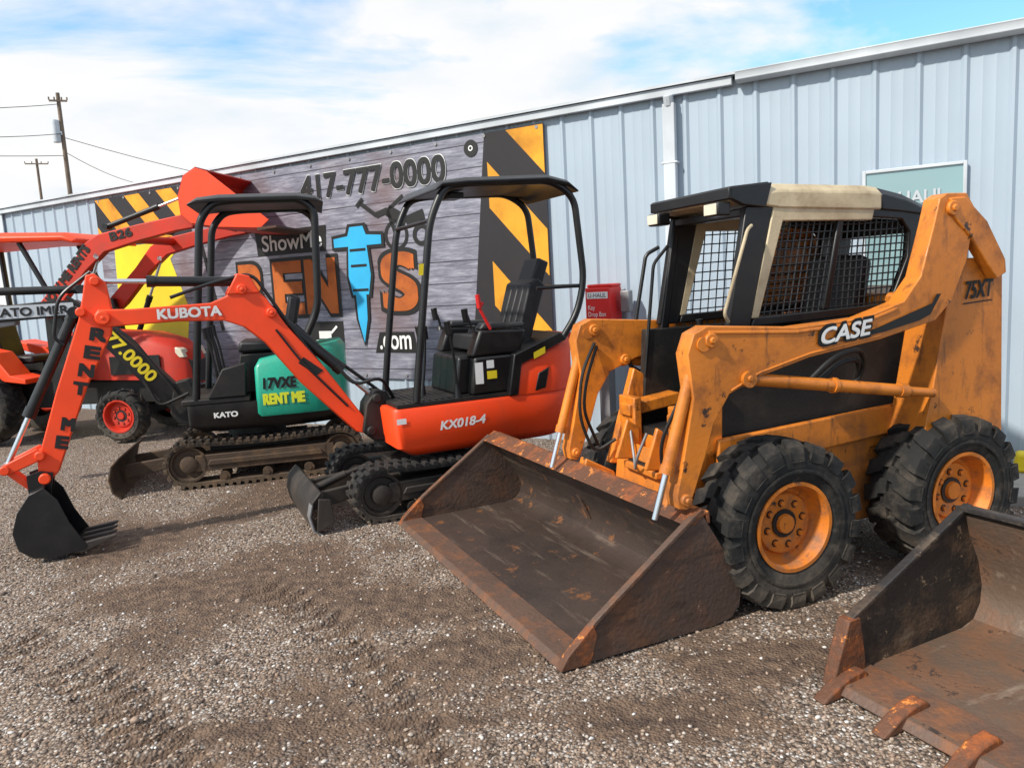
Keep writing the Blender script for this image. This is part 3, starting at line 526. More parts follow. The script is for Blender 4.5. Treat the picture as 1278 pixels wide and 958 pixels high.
hose([(.45,.25,1.05),(.60,.22,1.18),(.80,.24,1.20),(.88,.3,1.08),(.80,.34,.95)],.014); hose([(.50,.27,1.02),(.66,.25,1.14),(.82,.27,1.14),(.84,.33,1.02)],.014)
hose([(-.28,.22,1.20),(-.20,.3,.95),(-.24,.34,.70),(-.32,.3,.62)]); hose([(-.26,.26,1.18),(-.18,.34,.95),(-.2,.36,.72)],.009); hose([(-.22,.40,1.0),(-.30,.45,.80),(-.26,.5,.62),(-.2,.52,.5)],.010)
g=G(); g.tube([(-.24,.68,.80),(-.30,.70,.66),(-.27,.76,.58),(-.22,.86,.62),(-.2,.93,.78)],.008); g.obj('safety_chain',ss,steel)
decal(ss,[(.42,1.270),(.70,1.322),(1.06,1.42),(1.09,1.465),(1.12,1.465),(1.05,1.365),(.98,1.34),(.73,1.296)],.042,blackd,'stripe_decal')
text(ss,'CASE',(.325,.042,1.250),.345,.108,blackd,u=(1,0,.09),v=(.1,0,1),bold=.10,shear=.12); text(ss,'CASE',(.342,.036,1.264),.312,.080,white,u=(1,0,.09),v=(.1,0,1),bold=.05,shear=.12)
text(ss,'75XT',(1.35,.092,1.42),.20,.095,blackd,u=(1,0,.04),v=(.05,0,1),bold=.035,shear=.1)
decal(ss,[(1.34,1.395),(1.55,1.405),(1.55,1.412),(1.34,1.402)],.094,blackd,'stripe_decal')
# bucket
BW=2.32
bp_=[(-1.10,.012),(-.75,.012),(-.36,.015),(-.27,.03),(-.215,.08),(-.20,.15),(-.23,.24),(-.30,.34),(-.38,.45),(-.43,.53)]
g=G(); g.strip(bp_,.016,.0,BW,0); bk=g.obj('bucket',ss,rusti); bk.rotation_euler=(0,0,math.radians(4.1)); bk.location=(.045,.068,0)
g=G(); g.strip([(x+.018 if i>4 else x,z-.0) for i,(x,z) in enumerate(bp_)],-.008,.003,BW-.003,0); g.obj('bucket_back',bk,rustd)
sd_=[(-1.13,.0),(-.34,.0),(-.24,.015),(-.19,.07),(-.178,.15),(-.21,.25),(-.28,.36),(-.40,.55),(-.46,.545),(-.98,.18),(-1.12,.06)]
for a in(-.018,BW):
    g=G(); g.prism(sd_,a,a+.018); g.obj('side_plate',bk,rustd,bevel=.003)
    g=G(); g.strip([(-.45,.553),(-.985,.185),(-1.125,.055)],.020,a-.010,a+.026); g.obj('side_edge',bk,rustc,bevel=.004)
    g=G(); g.prism([(-1.17,.0),(-1.02,-.002),(-.98,.12),(-1.0,.17),(-1.13,.06)],a-.014,a+.032); g.obj('side_cutter',bk,rusto,bevel=.005)
g=G(); g.prism([(-.50,.515),(-.40,.575),(-.375,.55),(-.44,.505)],-.02,BW+.02); g.prism([(-.385,.56),(-.37,.50),(-.355,.50),(-.36,.56)],-.02,BW+.02); g.obj('spill_lip',bk,rusto,bevel=.005)
g=G(); g.prism([(-1.17,.004),(-1.0,.003),(-1.0,.034),(-1.14,.032)],-.01,BW+.01); g.obj('cutting_edge',bk,rustc,bevel=.004)
for y in(.35,1.3): g=G(); g.prism([(-.21,.12),(-.17,.12),(-.30,.40),(-.36,.44)],y,y+.04); g.obj('mounting_bracket',bk,rustd)
# ---------------------------------------------------------------- spare bucket
sbk=root('loader_bucket',1.189,2.813,26,'detached worn black and rusty toothed bucket lying on gravel','loader bucket')
pr=[(.0,.03),(.4,.03),(.78,.035),(.87,.06),(.92,.13),(.93,.22),(.90,.34),(.84,.46),(.80,.56)]
g=G(); g.strip(pr,.016,-1.85,.0); g.obj('shell',sbk,rustf)
for a in(-1.87,0.):
    g=G(); g.prism([(.02,.01),(.78,.01),(.90,.03),(.95,.12),(.955,.25),(.90,.40),(.82,.60),(.74,.57),(.10,.27),(.04,.14)],a,a+.02); g.obj('side_plate',sbk,rustk,bevel=.003)
    g=G(); g.strip([(.82,.60),(.74,.575),(.10,.275),(.03,.14)],.022,a-.010,a+.03); g.obj('side_edge',sbk,rustk,bevel=.005)
    g=G(); g.prism([(-.02,.02),(.16,.0),(.16,.10),(.13,.27),(.07,.27),(.02,.14)],a-.018,a+.04); g.obj('side_cutter',sbk,rusto,bevel=.005)
g=G(); g.prism([(.76,.60),(.88,.575),(.90,.52),(.84,.52),(.83,.56),(.76,.575)],-1.88,.03); g.obj('top_rail',sbk,rustk,bevel=.006)
g=G(); g.prism([(-.03,.012),(.20,.012),(.20,.055),(.0,.045)],-1.86,.01); g.obj('cutting_edge',sbk,rustc,bevel=.005)
for i in range(8):
    y=-.03-.26*i
    g=G(); g.prism([(-.12,.0),(-.10,-.005),(.05,.002),(.13,.056),(.10,.08),(.02,.07),(-.05,.04)],y-.03,y+.03); g.obj('tooth',sbk,rusto,bevel=.008)
# ---------------------------------------------------------------- tracked undercarriage
def track(parent,xa,xb,h,ya,yb,mat=trk,pitch=.066,fm=trkpl):
    r=h/2-.014; c0=xa+r+.014; c1=xb-r-.014; cz=h/2; Ls=c1-c0; tot=2*Ls+2*math.pi*r
    def pos(s,rr):
        s%=tot
        if s<Ls: return (c0+s,cz-rr)
        s-=Ls
        if s<math.pi*r: a=-math.pi/2+s/r; return (c1+rr*math.cos(a),cz+rr*math.sin(a))
        s-=math.pi*r
        if s<Ls: return (c1-s,cz+rr-.022*math.sin(math.pi*s/Ls))
        s-=Ls; a=math.pi/2+s/r; return (c0+rr*math.cos(a),cz+rr*math.sin(a))
    g=G(); n=96; vs=[]
    for i in range(n):
        s=tot*i/n
        for rr,y in((r-.034,ya),(r-.004,ya),(r-.004,yb),(r-.034,yb)):
            p=pos(s,rr); vs.append((p[0],y,p[1]))
    g.add(vs,[[i*4+j,((i+1)%n)*4+j,((i+1)%n)*4+(j+1)%4,i*4+(j+1)%4] for i in range(n) for j in range(4)])
    m=int(tot/pitch); 
    for i in range(m):
        s=tot*i/m; hw=.023
        for (q0,q1) in((-.02,.46),(.54,1.02)):
            A=ya+(yb-ya)*q0; Bq=ya+(yb-ya)*q1; dsh=.5*pitch if q0>.1 else 0
            pts=[]
            for y in(A,Bq):
                for ds,rr in((-hw,r-.016),(-hw*.6,r+.017),(hw*.6,r+.017),(hw,r-.016)):
                    p=pos(s+ds+dsh,rr); pts.append((p[0],y,p[1]))
            g.loft([pts[:4],pts[4:]])
    t=g.obj('track',parent,mat)
    g=G(); g.prism([(c0+.04,cz-.07),(c1-.04,cz-.07),(c1-.06,cz+.075),(c0+.06,cz+.075)],ya+.02,yb-.02); g.prism([(c0+.15,cz-.02),(c1-.15,cz-.02),(c1-.18,cz+.03),(c0+.18,cz+.03)],ya+.005,ya+.02); g.obj('track_frame',t,fm,bevel=.008)
    for c,rr in((c0,r-.038),(c1,r-.048)):
        g=G(); g.lathe([(ya+.02,rr),(ya+.02,rr-.02),(ya+.05,rr-.035),(ya+.05,rr*.5),(ya+.01,rr*.45),(ya+.0,rr*.3),(ya+.0,.001)],c,cz,28); g.cyl((c,ya+.06,cz),(c,yb-.015,cz),rr-.01,n=28); g.obj('end_wheel',t,fm)
    for i in range(3):
        x=c0+Ls*(i+.8)/3.6
        g=G(); g.cyl((x,ya+.01,.08),(x,yb-.01,.08),.045,n=18); g.cyl((x,ya+.0,.08),(x,ya+.01,.08),.02,n=12); g.obj('road_wheel',t,fm)
    return t
def rring(x0,x1,yA,yB,z,rc=.06,rear=.0,inset=0.,zs=None):
    x0+=inset;yA+=inset;yB-=inset;x1-=inset; o=[]
    ym=(yA+yB)/2; hw=(yB-yA)/2; xr=x1-rear
    for a in range(5): t=math.pi*1.5-math.pi/2*a/4; o.append((x0+rc+rc*math.cos(t),yA+rc+rc*math.sin(t)))
    for a in range(5): t=math.pi-math.pi/2*a/4; o.append((x0+rc+rc*math.cos(t),yB-rc+rc*math.sin(t)))
    for a in range(17):
        t=math.pi/2-math.pi*a/16; o.append((xr+rear*abs(math.cos(t))**.7,ym+hw*math.copysign(abs(math.sin(t))**.75,math.sin(t))))
    return [(x,y,(z(x) if callable(z) else z)) for x,y in o]
# ---------------------------------------------------------------- orange mini excavator
ke=root('mini_excavator',-.90,5.28,24.6,'bright orange-red mini excavator with black canopy and boom reaching down','mini excavator')
track(ke,-.26,1.16,.41,0,.23,mat=trkk,fm=blkd); track(ke,-.26,1.16,.41,.76,.99,mat=trkk,fm=blkd)
g=G(); g.box(.15,.9,.22,.77,.16,.34); g.cyl((.55,.5,.34),(.55,.5,.44),.24,n=32); g.obj('undercarriage',ke,blkd,bevel=.01)
g=G(); g.strip([(-.47,.0),(-.53,.04),(-.55,.14),(-.53,.23),(-.47,.29)],.018,-.01,1.0); g.box(-.50,-.46,.0,.99,.25,.285); g.prism([(-.53,.02),(-.40,.08),(-.42,.24),(-.50,.26)],-.015,.01); g.prism([(-.53,.02),(-.40,.08),(-.42,.24),(-.50,.26)],.98,1.005)
for y in(.27,.68): g.prism([(-.52,.10),(.15,.20),(.15,.28),(-.52,.22)],y,y+.05)
bld=g.obj('dozer_blade',ke,blkd,bevel=.006)
g=G(); g.cyl((-.45,.5,.2),(-.2,.5,.28),.03); g.cyl((-.2,.5,.28),(0,.5,.33),.018); g.obj('blade_cylinder',ke,blkd)
g=G(); g.strip([(-.475,.0),(-.54,.04),(-.56,.14),(-.54,.22)],.012,-.012,.07); g.obj('blade_corner',bld,steel,bevel=.003)
g=G(); g.loft([rring(.16,1.60,.06,.94,.43,rear=.42,inset=.05),rring(.10,1.64,.05,.95,.50,rear=.44),rring(.08,1.66,.05,.95,.76,rear=.45),rring(.09,1.65,.06,.94,.785,rear=.45)]); body=g.obj('body',ke,kred,smooth=50)
g=G(); zt=lambda x:1.02+max(0,(x-1.05))*.33; g.loft([rring(1.04,1.67,.05,.95,.787,rear=.46,rc=.03),rring(1.06,1.67,.05,.95,lambda x:zt(x)-.05,rear=.46,rc=.03),rring(1.09,1.64,.08,.92,zt,rear=.43,rc=.03)]); g.obj('engine_cover',body,kred,smooth=50)
g=G(); g.prism([(.98,.79),(1.06,.79),(1.10,1.02),(1.50,1.18),(1.44,1.24),(1.04,1.10)],.038,.962); g.prism([(1.20,.80),(1.30,.82),(1.34,.98),(1.24,.94)],.046,.09); g.obj('cover_trim',body,blk,bevel=.01)
g=G(); g.box(.12,1.02,.07,.93,.79,.815); 
for i in range(8): g.box(.18+.05*i,.19+.05*i,.12,.88,.815,.822)
g.obj('floor_plate',body,blkd)
g=G(); g.prism([(.62,.816),(1.08,.816),(1.10,1.12),(.66,1.10)],.22,.80); g.prism([(.72,1.1),(1.12,1.1),(1.18,1.28),(.80,1.30)],.10,.24); g.prism([(.72,1.1),(1.12,1.1),(1.18,1.28),(.80,1.30)],.78,.92); g.prism([(.70,.816),(1.05,.816),(1.05,1.1),(.74,1.1)],.09,.2); g.obj('seat_pedestal',ke,blk,bevel=.02)
for q0 in(.11,.79): g=G(); g.prism([(.80,1.30),(1.16,1.29),(1.18,1.33),(.84,1.35)],q0,q0+.12); g.obj('arm_rest',ke,dgrey,bevel=.015)
g=G(); g.prism([(.80,1.13),(1.24,1.12),(1.24,1.22),(.82,1.25)],.28,.74); g.prism([(1.18,1.16),(1.30,1.15),(1.46,1.60),(1.40,1.66),(1.32,1.62)],.29,.73); g.prism([(1.38,1.64),(1.48,1.60),(1.55,1.78),(1.46,1.82)],.38,.64)
for q0 in(.40,.51,.62): g.prism([(1.17,1.20),(1.20,1.18),(1.34,1.60),(1.31,1.60)],q0-.03,q0+.03)
g.obj('seat',ke,vinyl,bevel=.025)
for (x,y,z,xx_,zz_) in((.76,.17,1.28,.72,1.44),(.76,.85,1.28,.72,1.44),(.42,.42,.80,.48,1.32),(.42,.56,.80,.48,1.32),(.60,.12,.8,.56,1.36)):
    g=G(); g.tube([(x,y,z),((x+xx_)/2+.01,y,(z+zz_)/2),(xx_,y,zz_)],.010); g.cyl((x,y,z),(x*.8+xx_*.2,y,z*.8+zz_*.2),.035,.014,n=12); g.cyl((xx_,y,zz_-.08),(xx_-.01,y,zz_+.02),.022,.026,n=12); g.obj('control_lever',ke,blk,bevel=.004)
g=G(); g.tube([(.88,.09,1.3),(.80,.09,1.46),(.83,.09,1.5)],.012); g.cyl((.80,.09,1.46),(.79,.09,1.56),.018,n=10); g.obj('safety_lever',ke,redbox)
g=G()
for y in(.09,.91):
    g.tube([(.27,y,.82),(.30,y,1.05),(.46,y,2.10),(.58,y,2.33),(.75,y,2.36),(1.45,y,2.38),(1.64,y,2.26),(1.70,y,1.62),(1.62,y,1.36),(1.48,y,1.18)],.027,n=12,rad=.16)
g.tube([(1.68,.09,1.58),(1.68,.91,1.58)],.016); g.tube([(1.30,.13,1.58),(1.68,.10,1.58)],.014); g.tube([(.46,.09,2.1),(.46,.91,2.1)],.016)
cn=g.obj('canopy',ke,blk)
secs=[]
for (x,z,t) in((.50,2.32,.02),(.56,2.375,.045),(.75,2.40,.06),(1.40,2.425,.06),(1.58,2.385,.05),(1.66,2.31,.02)): secs.append([(x,.05,z-t),(x,.04,z-t*.5),(x,.09,z),(x,.91,z),(x,.96,z-t*.5),(x,.95,z-t)])
g=G(); g.loft(secs); g.obj('canopy_roof',cn,blk,bevel=.012)
g=G(); g.box(.74,.86,.40,.60,2.29,2.335); g.obj('work_lamp',cn,blk,bevel=.01)
g=G(); g.prism([(.16,.50),(.02,.52),(-.06,.60),(-.02,.80),(.06,.90),(.14,.88),(.20,.72)],.40,.60); g.cyl((.06,.37,.84),(.06,.63,.84),.035); g.cyl((0,.37,.60),(0,.63,.60),.035); g.cyl((.12,.5,.45),(.12,.5,.80),.08); g.obj('swing_bracket',ke,blkd,bevel=.01)
before=set(bpy.data.objects)
BOOM=[(-.0,.57),(-.10,.60),(-.45,1.00),(-.67,1.31),(-.80,1.43),(-.93,1.485),(-1.22,1.50),(-1.62,1.495),(-1.69,1.50),(-1.72,1.56),(-1.68,1.61),(-1.50,1.60),(-1.0,1.61),(-.90,1.65),(-.82,1.74),(-.76,1.74),(-.64,1.62),(-.53,1.43),(-.30,1.12),(-.02,.68),(.04,.62)]
g=G(); g.prism(BOOM,.43,.57); 
for x,z in((-.80,1.69),(-1.66,1.555),(-.62,1.52),(0,.61)): g.cyl((x,.40,z),(x,.60,z),.035); g.cyl((x,.39,z),(x,.61,z),.016,n=6)
g.prism([(-.90,1.66),(-.82,1.80),(-.74,1.78),(-.68,1.66)],.42,.45); g.prism([(-.90,1.66),(-.82,1.80),(-.74,1.78),(-.68,1.66)],.55,.58); g.obj('boom',ke,kred,bevel=.010)
g=G(); g.prism([(-1.68,1.84),(-1.62,1.78),(-1.60,1.60),(-1.62,1.45),(-1.80,1.12),(-2.02,.60),(-2.10,.52),(-2.14,.55),(-2.13,.68),(-1.98,1.10),(-1.80,1.55),(-1.76,1.70),(-1.73,1.83)],.44,.56)
for q0 in(.41,.565): g.prism([(-2.08,.70),(-2.30,.62),(-2.33,.65),(-2.31,.69),(-2.12,.77)],q0,q0+.025)
g.prism([(-2.31,.68),(-2.33,.64),(-2.20,.50),(-2.14,.50)],.45,.55)
for x,z,a in((-1.68,1.79,.03),(-1.66,1.555,.045),(-2.10,.57,.035),(-2.31,.655,.03),(-1.78,1.60,.03),(-2.11,.72,.03)): g.cyl((x,.395,z),(x,.605,z),a)
g.obj('arm',ke,kred,bevel=.008)
def ram(parent,p0,p1,fr,r,mat=blk,rodr=None):
    p0=Vector(p0);p1=Vector(p1);q=p0.lerp(p1,fr); g=G(); g.cyl(p0,q,r,n=20); g.cyl(p0.lerp(p1,fr-.06),q,r*1.15); g.cyl(p0.lerp(p1,.02),p0.lerp(p1,.06),r*1.12); g.cyl(p0-Vector((0,.05,0)),p0+Vector((0,.05,0)),r*1.1)
    o=g.obj('hydraulic_cylinder',parent,mat); g=G(); g.cyl(q,p1,rodr or r*.5); g.cyl(p1-Vector((0,.05,0)),p1+Vector((0,.05,0)),r*.9); g.obj('cylinder_rod',o,chrome); return o
ram(ke,(-.80,.5,1.745),(-1.68,.5,1.79),.66,.034); ram(ke,(-.62,.5,1.53),(.06,.5,.84),.68,.038); ram(ke,(-1.82,.5,1.60),(-2.31,.5,.66),.68,.034)
for pts,rr_ in(([(-.1,.46,.78),(-.50,.45,1.42),(-.72,.44,1.80),(-1.0,.46,1.74),(-1.25,.46,1.66)],.012),([(-1.70,.46,1.85),(-1.90,.44,1.70),(-1.95,.44,1.45),(-1.90,.45,1.40)],.011),([(.2,.55,.80),(0,.55,.98),(-.25,.55,1.20),(-.45,.55,1.42)],.013),([(.22,.45,.78),(.1,.36,1.0),(-.1,.40,.95),(-.2,.42,1.1)],.013),([(-.15,.42,.80),(-.45,.42,1.16),(-.60,.42,1.40)],.008)):
    g=G(); g.tube(pts,rr_); g.obj('hydraulic_hose',ke,blk)
S=lambda pts:[(-2.12+(x+2.12)*.84,.50+(z-.50)*.87) for x,z in pts]
BP=S([(-2.02,.44),(-2.10,.54),(-2.20,.50),(-2.29,.38),(-2.335,.24),(-2.31,.11),(-2.22,.04),(-2.08,.015),(-1.88,.045)])
g=G(); g.strip(BP[1:],.014,.31,.69); b_=g.obj('digging_bucket',ke,blk,bevel=.003)
for a in(.302,.69): g=G(); g.prism(BP+S([(-1.86,.07),(-1.96,.26)]),a,a+.014); g.obj('side_plate',b_,blk,bevel=.003)
for q0 in(.42,.56): g=G(); g.prism([(-2.20,.46),(-2.08,.46),(-2.05,.60),(-2.12,.62),(-2.20,.60)],q0,q0+.02); g.obj('bucket_ear',b_,blk)
for i in range(4):
    y=.305+.117*i; g=G(); g.prism(S([(-1.97,.03),(-1.90,.02),(-1.66,.10),(-1.655,.115),(-1.90,.095)]),y,y+.04); g.obj('tooth',b_,blkd,bevel=.005)
text(ke,'KUBOTA',(-1.34,.424,1.52),.40,.07,white,bold=.06)
for i,ch in enumerate('RENT ME'):
    u=i/6.3; x=-1.755-.285*u; z=1.42-.70*u
    if ch!=' ': text(ke,ch,(x,.436,z),.10-.025*u,.085,blackd,u=(1,0,-.25),v=(.25,0,1),bold=.10)
decal(ke,[(-.47,1.15),(-.35,1.05),(-.30,1.08),(-.43,1.19)],.426,blackd,'warning_sticker')
for o in set(bpy.data.objects)-before:
    if o.type=='MESH':
        for v in o.data.vertices:
            x,y,z=v.co; k=max(0,-x)/2.2
            v.co=(x*(1+.02*k),y+.105*max(0,-x),z-(1.65-z)*.045*k)
text(ke,'KX018-4',(.42,.046,.60),.36,.068,white,u=(1,0,.03),bold=.05,shear=.2)
decal(ke,[(.735,.90),(.80,.90),(.80,1.06),(.735,1.06)],.086,white,'warning_sticker'); decal(ke,[(.83,.93),(.91,.93),(.91,.99),(.83,.99)],.086,yel,'warning_sticker'); decal(ke,[(.83,1.01),(.89,1.01),(.89,1.07),(.83,1.07)],.086,white,'warning_sticker')
decal(ke,[(1.20,1.05),(1.30,1.09),(1.30,1.14),(1.20,1.10)],.034,yel,'warning_sticker'); decal(ke,[(.10,.68),(.17,.68),(.17,.72),(.10,.72)],.045,white,'reflector')
decal(ke,[(.34,1.72),(.375,1.72),(.385,1.80),(.35,1.80)],.06,yel,'warning_sticker')
# ---------------------------------------------------------------- dark mini excavator
te=root('mini_excavator',-2.84,6.56,14,'black mini excavator with teal side panel, muddy tracks and canopy','mini excavator')
track(te,-.22,1.50,.42,0,.23); track(te,-.22,1.50,.42,.76,.99)
g=G(); g.box(.15,1.0,.22,.77,.16,.34); g.cyl((.55,.5,.34),(.55,.5,.46),.26,n=32); g.obj('undercarriage',te,blkd,bevel=.01)
g=G(); g.strip([(-.55,.0),(-.61,.05),(-.63,.16),(-.60,.27),(-.54,.33)],.018,-.05,1.02)
for y in(.25,.70): g.prism([(-.58,.10),(.15,.20),(.15,.28),(-.58,.22)],y,y+.05)
g.obj('dozer_blade',te,trkpl,bevel=.006)
g=G(); g.loft([rring(.05,1.40,.02,.98,.48,rear=.44,inset=.05),rring(.02,1.42,.02,.98,.55,rear=.46),rring(.02,1.42,.02,.98,.72,rear=.46)]); tb=g.obj('body',te,blk,smooth=50)
zt=lambda x:1.07+max(0,(x-.6))*.16; g=G(); g.loft([rring(.62,1.40,.01,.99,.58,rear=.44,rc=.04),rring(.60,1.42,.0,1.0,.61,rear=.46,rc=.04),rring(.61,1.42,.0,1.0,lambda x:zt(x)-.06,rear=.46,rc=.04),rring(.65,1.38,.05,.95,zt,rear=.43,rc=.04)]); g.obj('engine_cover',tb,teal,smooth=45)
g=G(); g.box(-.02,.55,.05,.95,.72,.77); g.prism([(.42,.77),(.9,.77),(.9,1.12),(.48,1.12)],.25,.75); g.prism([(.20,.77),(.52,.77),(.54,1.06),(.34,1.02)],.04,.18); g.obj('floor_plate',te,blkd,bevel=.01)
g=G(); g.prism([(.46,1.13),(.88,1.13),(.88,1.22),(.48,1.24)],.28,.74); g.prism([(.84,1.16),(.95,1.16),(1.05,1.6),(.95,1.64)],.29,.73); g.obj('seat',te,vinyl,bevel=.03)
for y in(.2,.42,.56,.8):
    g=G(); g.tube([(.30,y,.78),(.25,y,1.2),(.22,y,1.32)],.011); g.cyl((.22,y,1.28),(.21,y,1.38),.022); g.obj('control_lever',te,blk)
g=G()
for y in(.08,.92):
    g.tube([(.10,y,.76),(.14,y,1.1),(.28,y,2.30),(.40,y,2.44),(.56,y,2.46),(1.12,y,2.46),(1.24,y,2.36),(1.20,y,1.5),(1.05,y,1.2)],.033,n=12,rad=.12)
cn=g.obj('canopy',te,blk)
secs=[]
for (x,z,t) in((.20,2.44,.02),(.28,2.49,.05),(.46,2.51,.06),(1.09,2.51,.06),(1.26,2.48,.05),(1.32,2.43,.02)): secs.append([(x,.02,z-t),(x,.01,z-t*.5),(x,.06,z),(x,.94,z),(x,.99,z-t*.5),(x,.98,z-t)])
g=G(); g.loft(secs); g.obj('canopy_roof',cn,dgrey,bevel=.012)
g=G(); g.prism([(.06,.50),(-.12,.52),(-.18,.62),(-.12,.90),(.0,.92),(.08,.74)],.40,.60); g.obj('swing_bracket',te,blkd,bevel=.01)
g=G(); g.prism([(-.06,.60),(-.17,.64),(-.45,1.0),(-.70,1.32),(-.80,1.48),(-.92,1.55),(-1.5,1.53),(-1.62,1.58),(-1.60,1.66),(-1.1,1.69),(-.86,1.69),(-.70,1.58),(-.40,1.22),(-.05,.80)],.42,.58); g.obj('boom',te,blk,bevel=.01)
g=G(); g.prism([(-1.30,1.66),(-1.34,1.50),(-2.6,1.36),(-2.62,1.46),(-1.6,1.70)],.44,.56); g.obj('arm',te,steel,bevel=.008)
ram(te,(-.80,.5,1.78),(-1.75,.5,1.80),.8,.035); ram(te,(-.62,.5,1.36),(-.02,.5,.72),.62,.035)
g=G(); g.tube([(-.1,.38,.8),(-.4,.37,1.3),(-.62,.38,1.5),(-.9,.4,1.72)],.014); g.obj('hydraulic_hose',te,blkd)
g=G(); g.tube([(.0,.36,.8),(-.25,.34,.7),(-.36,.36,.95)],.014); g.obj('hydraulic_hose',te,blkd)
decal(te,[(-1.58,1.555),(-.86,1.565),(-.86,1.67),(-1.58,1.665)],.415,trimm,'name_plate'); text(te,'KATO IMER',(-1.50,.411,1.575),.60,.075,blackd,bold=.05)
d=(.62,0,-.78); text(te,'777.0000',(-.71,.414,1.40),.62,.11,yel,u=d,v=(.78,0,.62),bold=.05)
text(te,'17VXE',(.67,-.006,.82),.29,.10,blackd,bold=.06,shear=.1); text(te,'RENT ME',(.66,-.006,.68),.36,.10,ygr,bold=.08); text(te,'KATO',(.24,.012,.60),.20,.05,white,bold=.07)
decal(te,[(.98,.93),(1.04,.93),(1.04,.98),(.98,.98)],-.006,white,'warning_sticker')
# ---------------------------------------------------------------- tractor with loader
tr=root('tractor',-4.68,8.95,-8,'red-orange compact tractor with canopy and front loader raised high','tractor')
wheel(tr,.03,.315,0,.22,.32,.19,kred2,lugs=15,lugh=.02,ag=True); wheel(tr,.03,.315,1.0,1.22,.32,.19,kred2,lugs=15,lugh=.02,near=False,ag=True)
wheel(tr,-1.82,.51,-.08,.26,.52,.31,kred2,lugs=16,ag=True); wheel(tr,-1.82,.51,.96,1.30,.52,.31,kred2,lugs=16,near=False,ag=True)
def hsec(x,w_,zb,zt_): return [(x,.61-w_,zb),(x,.61-w_,zt_-.12),(x,.61-w_*.75,zt_-.02),(x,.61-w_*.3,zt_),(x,.61+w_*.3,zt_),(x,.61+w_*.75,zt_-.02),(x,.61+w_,zt_-.12),(x,.61+w_,zb)]
g=G(); g.loft([hsec(-.75,.30,.75,1.32),hsec(-.3,.30,.72,1.32),(hsec(.25,.29,.70,1.27)),hsec(.55,.28,.62,1.17),hsec(.72,.25,.60,1.02),hsec(.78,.20,.62,.90)]); hd=g.obj('hood',tr,kred2,smooth=50)
g=G(); g.box(-.2,.45,.295,.31,.78,1.0); g.prism([(.73,.62),(.80,.64),(.78,.90),(.72,.95)],.42,.80); g.obj('grille',hd,blk)
for y in(.36,.74): g=G(); g.prism([(.62,.95),(.74,.95),(.70,1.05),(.62,1.08)],y,y+.13); g.obj('headlight',hd,glassm,bevel=.01)
g=G(); g.box(-.9,.6,.40,.82,.42,.70); g.box(-.05,.12,.2,1.02,.26,.38); g.box(-2.1,-.8,.35,.87,.4,.8); g.box(.62,.82,.25,.97,.38,.56); g.obj('chassis',tr,blkd,bevel=.01)
FD=[(-2.35,.9),(-2.2,1.15),(-1.9,1.22),(-1.5,1.12),(-1.3,.85),(-1.1,.80),(-1.1,.74),(-1.4,.78),(-1.6,1.02),(-1.9,1.12),(-2.15,1.05),(-2.28,.88)]
for q0 in(0,.88): g=G(); g.prism(FD,q0,q0+.34); g.obj('fender',tr,kred,bevel=.01)
g=G(); g.prism([(-1.75,.95),(-1.3,.95),(-1.3,1.05),(-1.75,1.05)],.40,.82); g.prism([(-1.80,1.0),(-1.70,1.0),(-1.80,1.45),(-1.90,1.45)],.42,.80); g.obj('seat',tr,vinyl,bevel=.03)
g=G(); g.tube([(-.75,.61,1.2),(-.98,.61,1.36)],.02); st=[(-1.0+.17*math.cos(a)*.45,.61+.17*math.sin(a),1.38+.17*math.cos(a)*.9) for a in [2*math.pi*i/16 for i in range(17)]]; g.tube(st,.014,rad=.02); g.obj('steering_wheel',tr,blk)
secs=[]
for (x,z,t) in((-2.35,2.42,.04),(-2.28,2.48,.10),(-1.3,2.53,.12),(-.40,2.48,.10),(-.26,2.40,.05)): secs.append([(x,.02,z-t),(x,.0,z-t*.5),(x,.08,z),(x,1.14,z),(x,1.22,z-t*.5),(x,1.2,z-t)])
g=G(); g.loft(secs); g.obj('canopy_roof',tr,kred,bevel=.015)
for y in(.1,1.12):
    g=G(); g.tube([(-.72,y,1.2),(-.70,y,1.75),(-1.02,y,2.40)],.03,rad=.1); g.obj('canopy_post',tr,blk)
    g=G(); g.tube([(-2.1,y,1.0),(-2.15,y,2.40)],.035); g.obj('canopy_post',tr,blk)
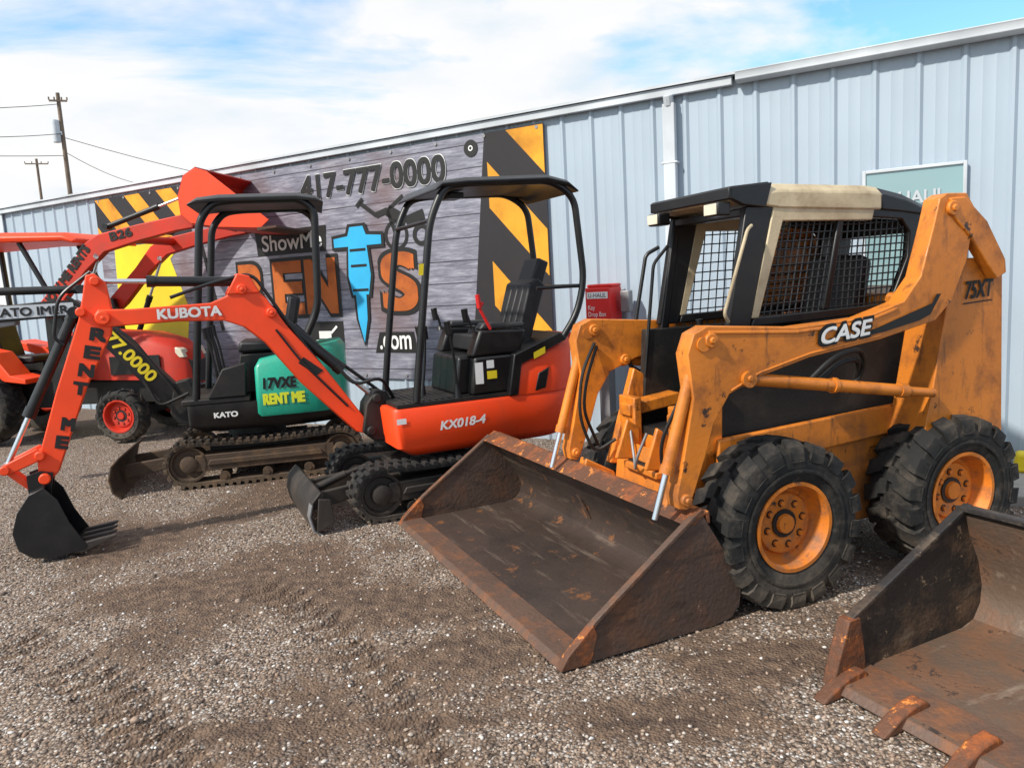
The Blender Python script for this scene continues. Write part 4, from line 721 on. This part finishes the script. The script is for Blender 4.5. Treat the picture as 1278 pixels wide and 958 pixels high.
LA=[(-.80,1.55),(-.66,1.50),(-.50,1.62),(-.10,2.02),(.16,2.22),(.60,2.32),(1.05,2.40),(1.26,2.42),(1.30,2.52),(1.20,2.58),(.60,2.50),(.10,2.42),(-.06,2.34),(-.30,2.08),(-.72,1.70)]
for a,b in((-.06,.04),(1.18,1.28)):
    g=G(); g.prism(LA,a,b); g.obj('loader_arm',tr,kred2,bevel=.01)
    g=G(); g.prism([(-.80,.6),(-.45,.6),(-.50,1.2),(-.60,1.70),(-.78,1.70)],a+.11 if a<0 else a-.11,b+.09 if a<0 else b-.12); g.obj('loader_post',tr,blk,bevel=.01)
    ram(tr,(-.5,(a+b)/2,1.0),(.05,(a+b)/2,2.18),.6,.035); ram(tr,(.2,(a+b)/2,2.50),(1.20,(a+b)/2,2.78),.65,.03)
g=G(); g.cyl((.25,-.0,2.38),(.25,1.22,2.38),.05); g.obj('cross_tube',tr,kred2)
TB=[(2.10,2.36),(1.60,2.40),(1.30,2.46),(1.20,2.56),(1.19,2.76),(1.27,2.96),(1.42,3.04)]
g=G(); g.strip(TB,.02,-.15,1.30); tbk=g.obj('loader_bucket',tr,kred2,bevel=.004)
for a in(-.165,1.30): g=G(); g.prism(TB+[(1.54,3.0),(2.20,2.44)],a,a+.015); g.obj('side_plate',tbk,kred,bevel=.004)
g=G(); g.prism([(2.06,2.335),(2.28,2.355),(2.28,2.375),(2.06,2.37)],-.17,1.32); g.obj('cutting_edge',tbk,rustd)
for q0 in(-.02,1.2): g=G(); g.prism([(1.08,2.44),(1.20,2.50),(1.24,2.86),(1.16,2.86)],q0,q0+.04); g.obj('bucket_bracket',tbk,kred2)
for q0 in(.25,.6,.95): g=G(); g.prism([(1.22,2.52),(1.60,2.385),(1.60,2.37),(1.20,2.49)],q0,q0+.03); g.obj('bucket_rib',tbk,kred2)
d=Vector((.66,0,.69)).normalized(); text(tr,'SHOW ME RENTS',(-.65,-.066,1.575),.94,.115,blackd,u=d,v=(-d.z,0,d.x),bold=.08)
text(tr,'B26',(.26,-.066,2.33),.28,.10,blackd,u=(1,0,.17),v=(-.17,0,1),bold=.07)
